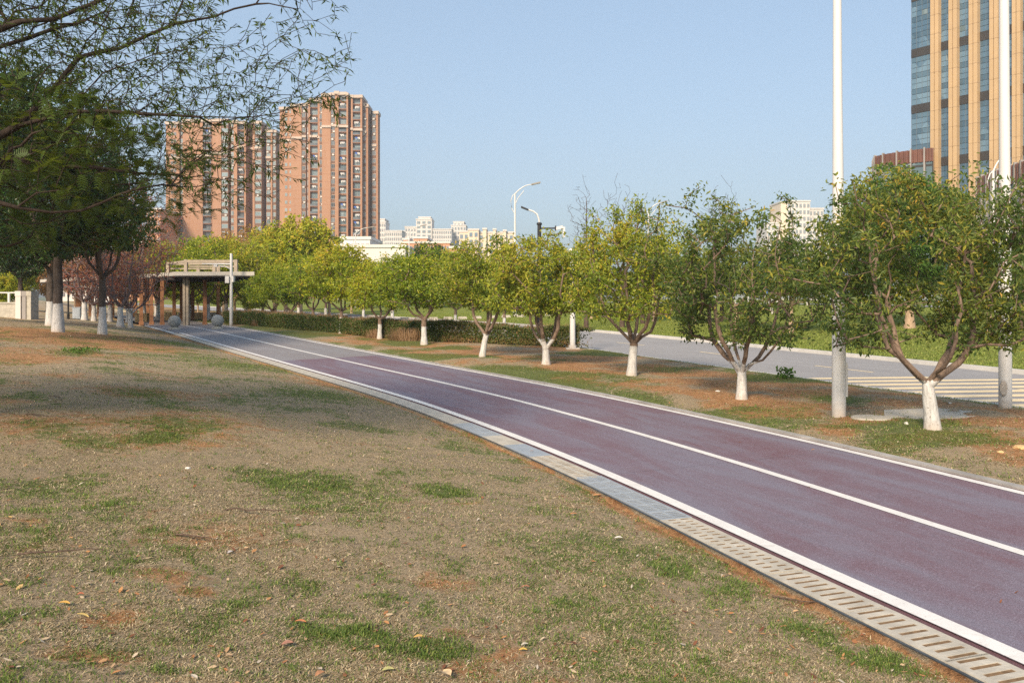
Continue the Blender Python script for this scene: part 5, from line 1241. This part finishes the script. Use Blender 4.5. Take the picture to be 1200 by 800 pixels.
res_tower('apartment_tower', 'left terracotta apartment tower half veiled by overhanging branches', 345, [
    (188.5, 204.6, 5, 140, 'small', dict(at=(196, 199.5), bands=(184,))), (204.6, 210.8, 6, 140, 'win', dict(bands=(184,))), (210.8, 234.4, 3, 138, 'wall', dict(bands=(183,))), (234.4, 243.4, 3.2, 138, 'balc', dict(bands=(182,))), (243.4, 246.2, 6, 139, 'slit', {}),
    (246.2, 256.8, 2.4, 138, 'wall', dict(bands=(180,))), (256.8, 264.8, 2.8, 138, 'win', dict(bands=(178.5,))), (264.8, 267.8, 6, 139, 'slit', dict(w=1)), (267.8, 272, 3, 140, 'win', {}), (272, 276, 2, 140, 'wall', {}), (276, 284.6, 2.4, 141, 'balc', dict(bands=(172,))),
    (284.6, 286.6, 1.6, 141, 'wall', {}), (286.6, 294.6, 5, 143, 'slit', dict(bands=(173,))), (294.6, 297, 1.6, 141, 'wall', {}), (297, 304.8, 2, 141, 'win', dict(bands=(173.5,))), (304.8, 308.8, 6, 146, 'slit', dict(w=1)), (308.8, 314.2, 4, 150, 'win', dict(bands=(184,))), (314.2, 316, 3.8, 150, 'wall', {}), (316, 320, 4.4, 150, 'win', {})], TWG, seed=2)

def block_building(name, label, cat, Y, blocks, wallm, glass, parts_extra=(), group=None, fh=3.2):
    xc = (sum((min(b[0] for b in blocks), max(b[1] for b in blocks))) / 2 - 600) * Y / F
    e = empty(name, (xc, Y, -1.2), 0, label, cat, group); X = lambda px: (px - 600) * Y / F - xc; Z = lambda py: CAMZ + (HZ - py) * Y / F + 1.2
    wins = []; cache = {}; w_ = MB(); cap = MB()
    for a, c, top, dep, cols_, wall_i in blocks:
        x0, x1, zt = X(a), X(c), Z(top); w_.box(x0, x1, dep, dep + 18, 0, zt, wall_i)
        cap.box(x0 - .3, x1 + .3, dep - .3, dep + 18.2, zt + .002, zt + .7)
        if not cols_: continue
        n = int((zt - 2) / fh); pitch = (x1 - x0) / cols_; ww = pitch * .62
        key = (round(ww, 2),)
        if key not in cache:
            b = MB(); b.box(-ww/2, ww/2, -.12, 0, 0, 1.9, 1); b.box(-ww/2 + .15, -.08, -.15, -.121, .15, 1.75, 0); b.box(.08, ww/2 - .15, -.15, -.121, .15, 1.75, 0); cache[key] = b.mesh('window', [glass, M['frame_grey']])
        for f in range(n):
            for k in range(cols_): wins.append((cache[key], (x0 + pitch * (k + .5), dep, zt - 2.9 - f * fh)))
    w_.build('wall', wallm, e); cap.build('parapet', M['white_wall'], e); wins.sort(key=lambda q: -q[1][2]); add_parts(e, 'window', wins)
    return e
W = [M['white_wall'], M['cream_wall'], M['orange_wall']]
WG = 'pale apartment blocks on the skyline'
block_building('apartment_block', 'white stepped apartment block directly right of the taller terracotta tower', 'building', 560, [(441.5, 451, 260, 3, 4, 0), (451, 471, 271, 0, 8, 0), (444, 449.5, 256.5, 5, 2, 0)], W, M['pale_window'], group=WG)
block_building('apartment_block', 'white apartment block with the tallest central crown on the skyline', 'building', 600, [(474, 487, 266, 2, 4, 0), (487.5, 506, 257.5, 0, 3, 0), (490, 504, 254.6, 3, 0, 0), (506.5, 529, 269, 1, 9, 0)], W, M['pale_window'], group=WG)
block_building('apartment_block', 'white apartment block with a rounded crown behind the cream building', 'building', 620, [(528.5, 546, 264.5, 1, 5, 0), (531, 543.5, 260, 3, 3, 0), (523, 529, 271, 3, 3, 0)], W, M['pale_window'], group=WG)
block_building('apartment_block', 'small hazy white block between the terracotta tower and the crowned block', 'building', 680, [(466, 475, 271, 0, 4, 0), (470, 486, 277, 2, 6, 0)], W, M['pale_window'], group=WG)
block_building('school_building', 'cream building with broad windowed floors left of the tall white lamp', 'building', 380, [(538, 549, 272, .5, 2, 1), (549, 561, 270, -1, 2, 1), (561, 602, 273, 1, 7, 1), (566, 570, 269, -.4, 0, 1), (578, 581, 269.5, -.4, 0, 1), (590, 593, 271, -.4, 0, 1)], W, M['office_glass'], group=WG)
block_building('low_building', 'low orange-brown building in front of the white crowned block', 'building', 300, [(470, 527, 285, 0, 12, 2), (484, 500, 279, 2, 0, 2), (472, 479, 281, 1, 0, 2)], W, M['dark_window'], group='low orange-brown buildings')
block_building('low_building', 'small orange-brown building with dark openings beside the cream building', 'building', 260, [(527, 546.5, 291, 0, 3, 2)], W, M['dark_window'], group='low orange-brown buildings')
block_building('white_hall', 'long white hall with a flat roof at the foot of the taller tower', 'building', 200, [(384, 475, 290, 0, 0, 0), (396, 431, 279.5, 3, 6, 0)], W, M['pale_window'])
block_building('apartment_block', 'white and tan apartment block rising behind the airy tree at the right', 'building', 420, [(915, 922, 237.5, 0, 0, 1), (922, 949, 236.5, -.5, 6, 0), (949, 966, 245, 1, 4, 0), (900, 915, 262, 2, 3, 0), (966, 980, 262, 2, 3, 0)], W, M['pale_window'], group=WG)
block_building('apartment_block', 'low terracotta apartment wing at the left foot of the left tower', 'building', 330, [(172, 188, 246, 0, 4, 2), (148, 172, 285, 2, 5, 2), (60, 150, 300, 4, 16, 0)], W, M['dark_window'])

# ------------------------------------------------------------------ office tower
def office():
    C0 = np.array([(1068 - 600) * .195, 195.]); u = np.array([.552, -.834]); nrm = np.array([-.834, -.552])
    e = empty('office_tower', (C0[0], C0[1], -1.2), 0, 'glass office tower with tall golden stone fins at the right border', 'office tower')
    e.rotation_euler = (0, 0, math.atan2(u[1], u[0]))      # local x runs along the facade, local -y faces the camera
    def t_of(px): k = (px - 600) / F; return (k * C0[1] - C0[0]) / (u[0] - k * u[1])
    Ht = 93.; Lf = 52.
    b = MB(); b.box(0.02, Lf, .35, 30, 0, Ht - .2); b.build('core', M['spandrel'], e)
    cols = [(1093.5, 1103), (1114.8, 1124.6), (1138.4, 1148.6), (1162.6, 1172.6), (1189, 1199)]
    ts = [(t_of(a), t_of(c)) for a, c in cols]; pitch = ts[-1][0] - ts[-2][0]; wd = ts[-1][1] - ts[-1][0]
    while ts[-1][1] + pitch < Lf: ts.append((ts[-1][0] + pitch, ts[-1][1] + pitch))
    for a, c in ts:
        b = MB(); w = c - a
        b.box(a, a + w * .46, -1.15, .3, 0, Ht + 1); b.box(a + w * .54, c, -1.15, .3, 0, Ht + 1); b.box(a + w * .46 + .01, a + w * .54 - .01, -.95, .3, 0, Ht + .8, 1)
        z = 2.
        while z < Ht: b.box(a - .012, c + .012, -1.162, .3, z, z + .07, 1); z += 4.25
        b.build('fin', [M['gold'], M['gold_joint']], e)
    bays = [(0.0, ts[0][0])] + [(ts[i][1], ts[i + 1][0]) for i in range(len(ts) - 1)]
    z0 = 45.9 - 12.75 * 4; fl = []
    bands = [z0 + 12.75 * k for k in range(12) if 0 < z0 + 12.75 * k < Ht]
    rg = random.Random(5)
    for bi, (a, c) in enumerate(bays):
        edges = [0] + bands + [Ht]
        g = MB(); sp = MB(); n = max(2, round((c - a) / 1.35)); pw = (c - a) / n
        for z in bands: sp = MB(); sp.box(a + .01, c - .01, -.12, .33, z - .95, z + .95); sp.build('spandrel', M['spandrel'], e)
        for za, zb in zip(edges[:-1], edges[1:]):
            lo = za + (.95 if za else 0) + .01; hi = zb - (.95 if zb < Ht else 0) - .01; m = 9
            for r_ in range(m):
                z1 = lo + (hi - lo) * r_ / m; z2 = lo + (hi - lo) * (r_ + 1) / m
                for k in range(n):
                    tl_ = rg.uniform(-.006, .006)
                    x0, x1 = a + k * pw + .04, a + (k + 1) * pw - .04; zz1, zz2 = z1 + .04, z2 - .04
                    if r_ % 3 == 2: mt = 2
                    else: mt = 0 if rg.random() < .975 else 1
                    g.add([(x0, tl_, zz1), (x1, -tl_, zz1), (x1, -tl_ * .5, zz2), (x0, tl_ * .5, zz2)], [(0, 1, 2, 3)], mt)
        for k in range(n + 1): x = min(max(a + k * pw, a + .03), c - .03); g.box(x - .03, x + .03, -.05, .02, 0, Ht, 3)
        gl = g.build('glazing', [M['office_glass'], M['pale_window'], M['office_glass_dark'], M['mullion']], e)
    # side face
    b = MB(); b.box(-.02, .0, .3, 30, 0, Ht); b.build('side_glazing', M['office_glass'], e)
M['office_glass_dark'] = glass_mat('office_glass_dark', (.04, .09, .14), (.08, .15, .21), .1, .2)
M['mullion'] = plain('mullion', (.16, .19, .22), .5, .1)
office()
def podium(name, label, P, zt, band, group=None, gap=2.35):
    """curved low block: facade polyline P (world), top zt, copper louvre band of given height"""
    o = np.array([P[0][0], P[0][1], -1.2]); e = empty(name, o, 0, label, 'building', group)
    P = [np.array(p) - o[:2] for p in P]; H_ = zt + 1.2
    cen = np.array([60., 60.])
    poly = [tuple(p) for p in P] + [(P[-1][0] + 12, P[-1][1] + 30), (P[0][0] + 20, P[0][1] + 25)]
    b = MB(); b.prism(poly, 0, H_ - .4); b.build('core', M['spandrel'], e)
    gl = MB(); fins = MB(); pil = []
    for p, q in zip(P[:-1], P[1:]):
        d = q - p; L = np.linalg.norm(d); d = d / L; n = np.array([d[1], -d[0]]); wp = (p + q) / 2 + o[:2]; n = n if np.dot(n, wp) < 0 else -n
        k = max(1, round(L / gap)); w = L / k
        for i in range(k):
            c = p + d * w * (i + .5)
            gl.obox((*(c + n * .10), (H_ - band) / 2), (*(d * (w - .5)), 0), (*(n * .08), 0), (0, 0, H_ - band - .02), 0)
            for fz in np.arange(3.4, H_ - band, 3.6): gl.obox((*(c + n * .16), fz), (*(d * (w - .5)), 0), (*(n * .06), 0), (0, 0, .5), 1)
            for j in range(6):
                c2 = p + d * (w * i + w * (j + .5) / 6); dep = .25 if j % 2 else .5
                fins.obox((*(c2 + n * dep * .5), H_ - band / 2), (*(d * w / 6.4), 0), (*(n * dep), 0), (0, 0, band), 0)
            c3 = p + d * w * i; b = MB(); b.obox((*(c3 + n * .3), (H_ + .3) / 2), (*(d * .32), 0), (*(n * .6), 0), (0, 0, H_ + .3)); b.build('pilaster', M['grey_pilaster'], e)
    gl.build('glazing', [M['pale_window'], M['spandrel']], e); fins.build('copper_band', M['copper'], e)
def PX(px, Y): return ((px - 600) * Y / F, Y)
podium('podium_building', 'curved low block with a copper band and grey pilasters left of the office tower', [PX(1024.5, 207), PX(1027, 199), PX(1036, 196), PX(1052, 193), PX(1068, 190.5), PX(1084, 188.5), PX(1094, 187.3)], 34.7, 2.9)
podium('podium_building', 'lower copper-banded block in front of the golden fins at the right', [PX(1148, 150), PX(1165, 143), PX(1200, 132), PX(1260, 118)], CAMZ + (HZ - 204) * .145, 2.9)
# ------------------------------------------------------------------ camera, light, world
def haze(density):
    m = bpy.data.materials.new('haze_air'); m.use_nodes = True; nt = m.node_tree
    for n in list(nt.nodes): nt.nodes.remove(n)
    v = nt.nodes.new('ShaderNodeVolumePrincipled'); o = nt.nodes.new('ShaderNodeOutputMaterial'); v.inputs['Color'].default_value = (.97, .98, 1, 1); v.inputs['Density'].default_value = density; v.inputs['Anisotropy'].default_value = .2
    nt.links.new(v.outputs[0], o.inputs['Volume'])
    b = MB(); b.box(-450, 450, -70, 760, -2.4, 125); tag(b.build('haze', m), 'thin bluish haze over the far buildings', 'haze', kind='stuff')
haze(.00042)
cam = bpy.data.cameras.new('camera'); co = bpy.data.objects.new('camera', cam); col.objects.link(co)
co.location = (0, 0, CAMZ); co.rotation_euler = (R(90), 0, 0); cam.sensor_width = 36; cam.lens = 30; cam.shift_y = -(400 - HZ) / 1200; cam.clip_end = 20000; cam.clip_start = .05
sc.camera = co
SUN_AZ = R(-158); SUN_EL = R(33)        # azimuth from +Y towards +X: behind the camera, a little to the left
sun = bpy.data.lights.new('sun', 'SUN'); sun.energy = 2.8; sun.angle = R(13.0); sun.color = (1, .80, .58)
so = bpy.data.objects.new('sun', sun); col.objects.link(so)
d = Vector((math.sin(SUN_AZ) * math.cos(SUN_EL), math.cos(SUN_AZ) * math.cos(SUN_EL), math.sin(SUN_EL)))
so.rotation_euler = d.to_track_quat('Z', 'Y').to_euler(); so.location = (0, -20, 40)
w = bpy.data.worlds.new('World'); sc.world = w; w.use_nodes = True; nt = w.node_tree
bg = nt.nodes['Background']; SKYTINT = (.94, 1.065, 1.165, 1); sky = nt.nodes.new('ShaderNodeTexSky'); sky.sky_type = 'NISHITA'; sky.sun_disc = False
sky.sun_elevation = SUN_EL; sky.sun_rotation = SUN_AZ; sky.altitude = 0; sky.air_density = 1.0; sky.dust_density = 3.4; sky.ozone_density = 2.2
gm = nt.nodes.new('ShaderNodeGamma'); gm.inputs[1].default_value = .53; nt.links.new(sky.outputs[0], gm.inputs[0])
tm = nt.nodes.new('ShaderNodeMix'); tm.data_type = 'RGBA'; tm.blend_type = 'MULTIPLY'; tm.inputs[0].default_value = 1; tm.inputs[7].default_value = SKYTINT; nt.links.new(gm.outputs[0], tm.inputs[6])
nt.links.new(tm.outputs[2], bg.inputs[0]); bg.inputs[1].default_value = .15
vs = sc.view_settings; vs.view_transform = 'Standard'; vs.look = 'None'; vs.gamma = 1; vs.exposure = 1.18
sc.cycles.use_denoising = False
try: sc.cycles.denoiser = 'OPENIMAGEDENOISE'
except Exception: pass
sc.cycles.max_bounces = 6; sc.cycles.diffuse_bounces = 3; sc.cycles.transmission_bounces = 3; sc.cycles.transparent_max_bounces = 4
sc.cycles.sample_clamp_indirect = 6
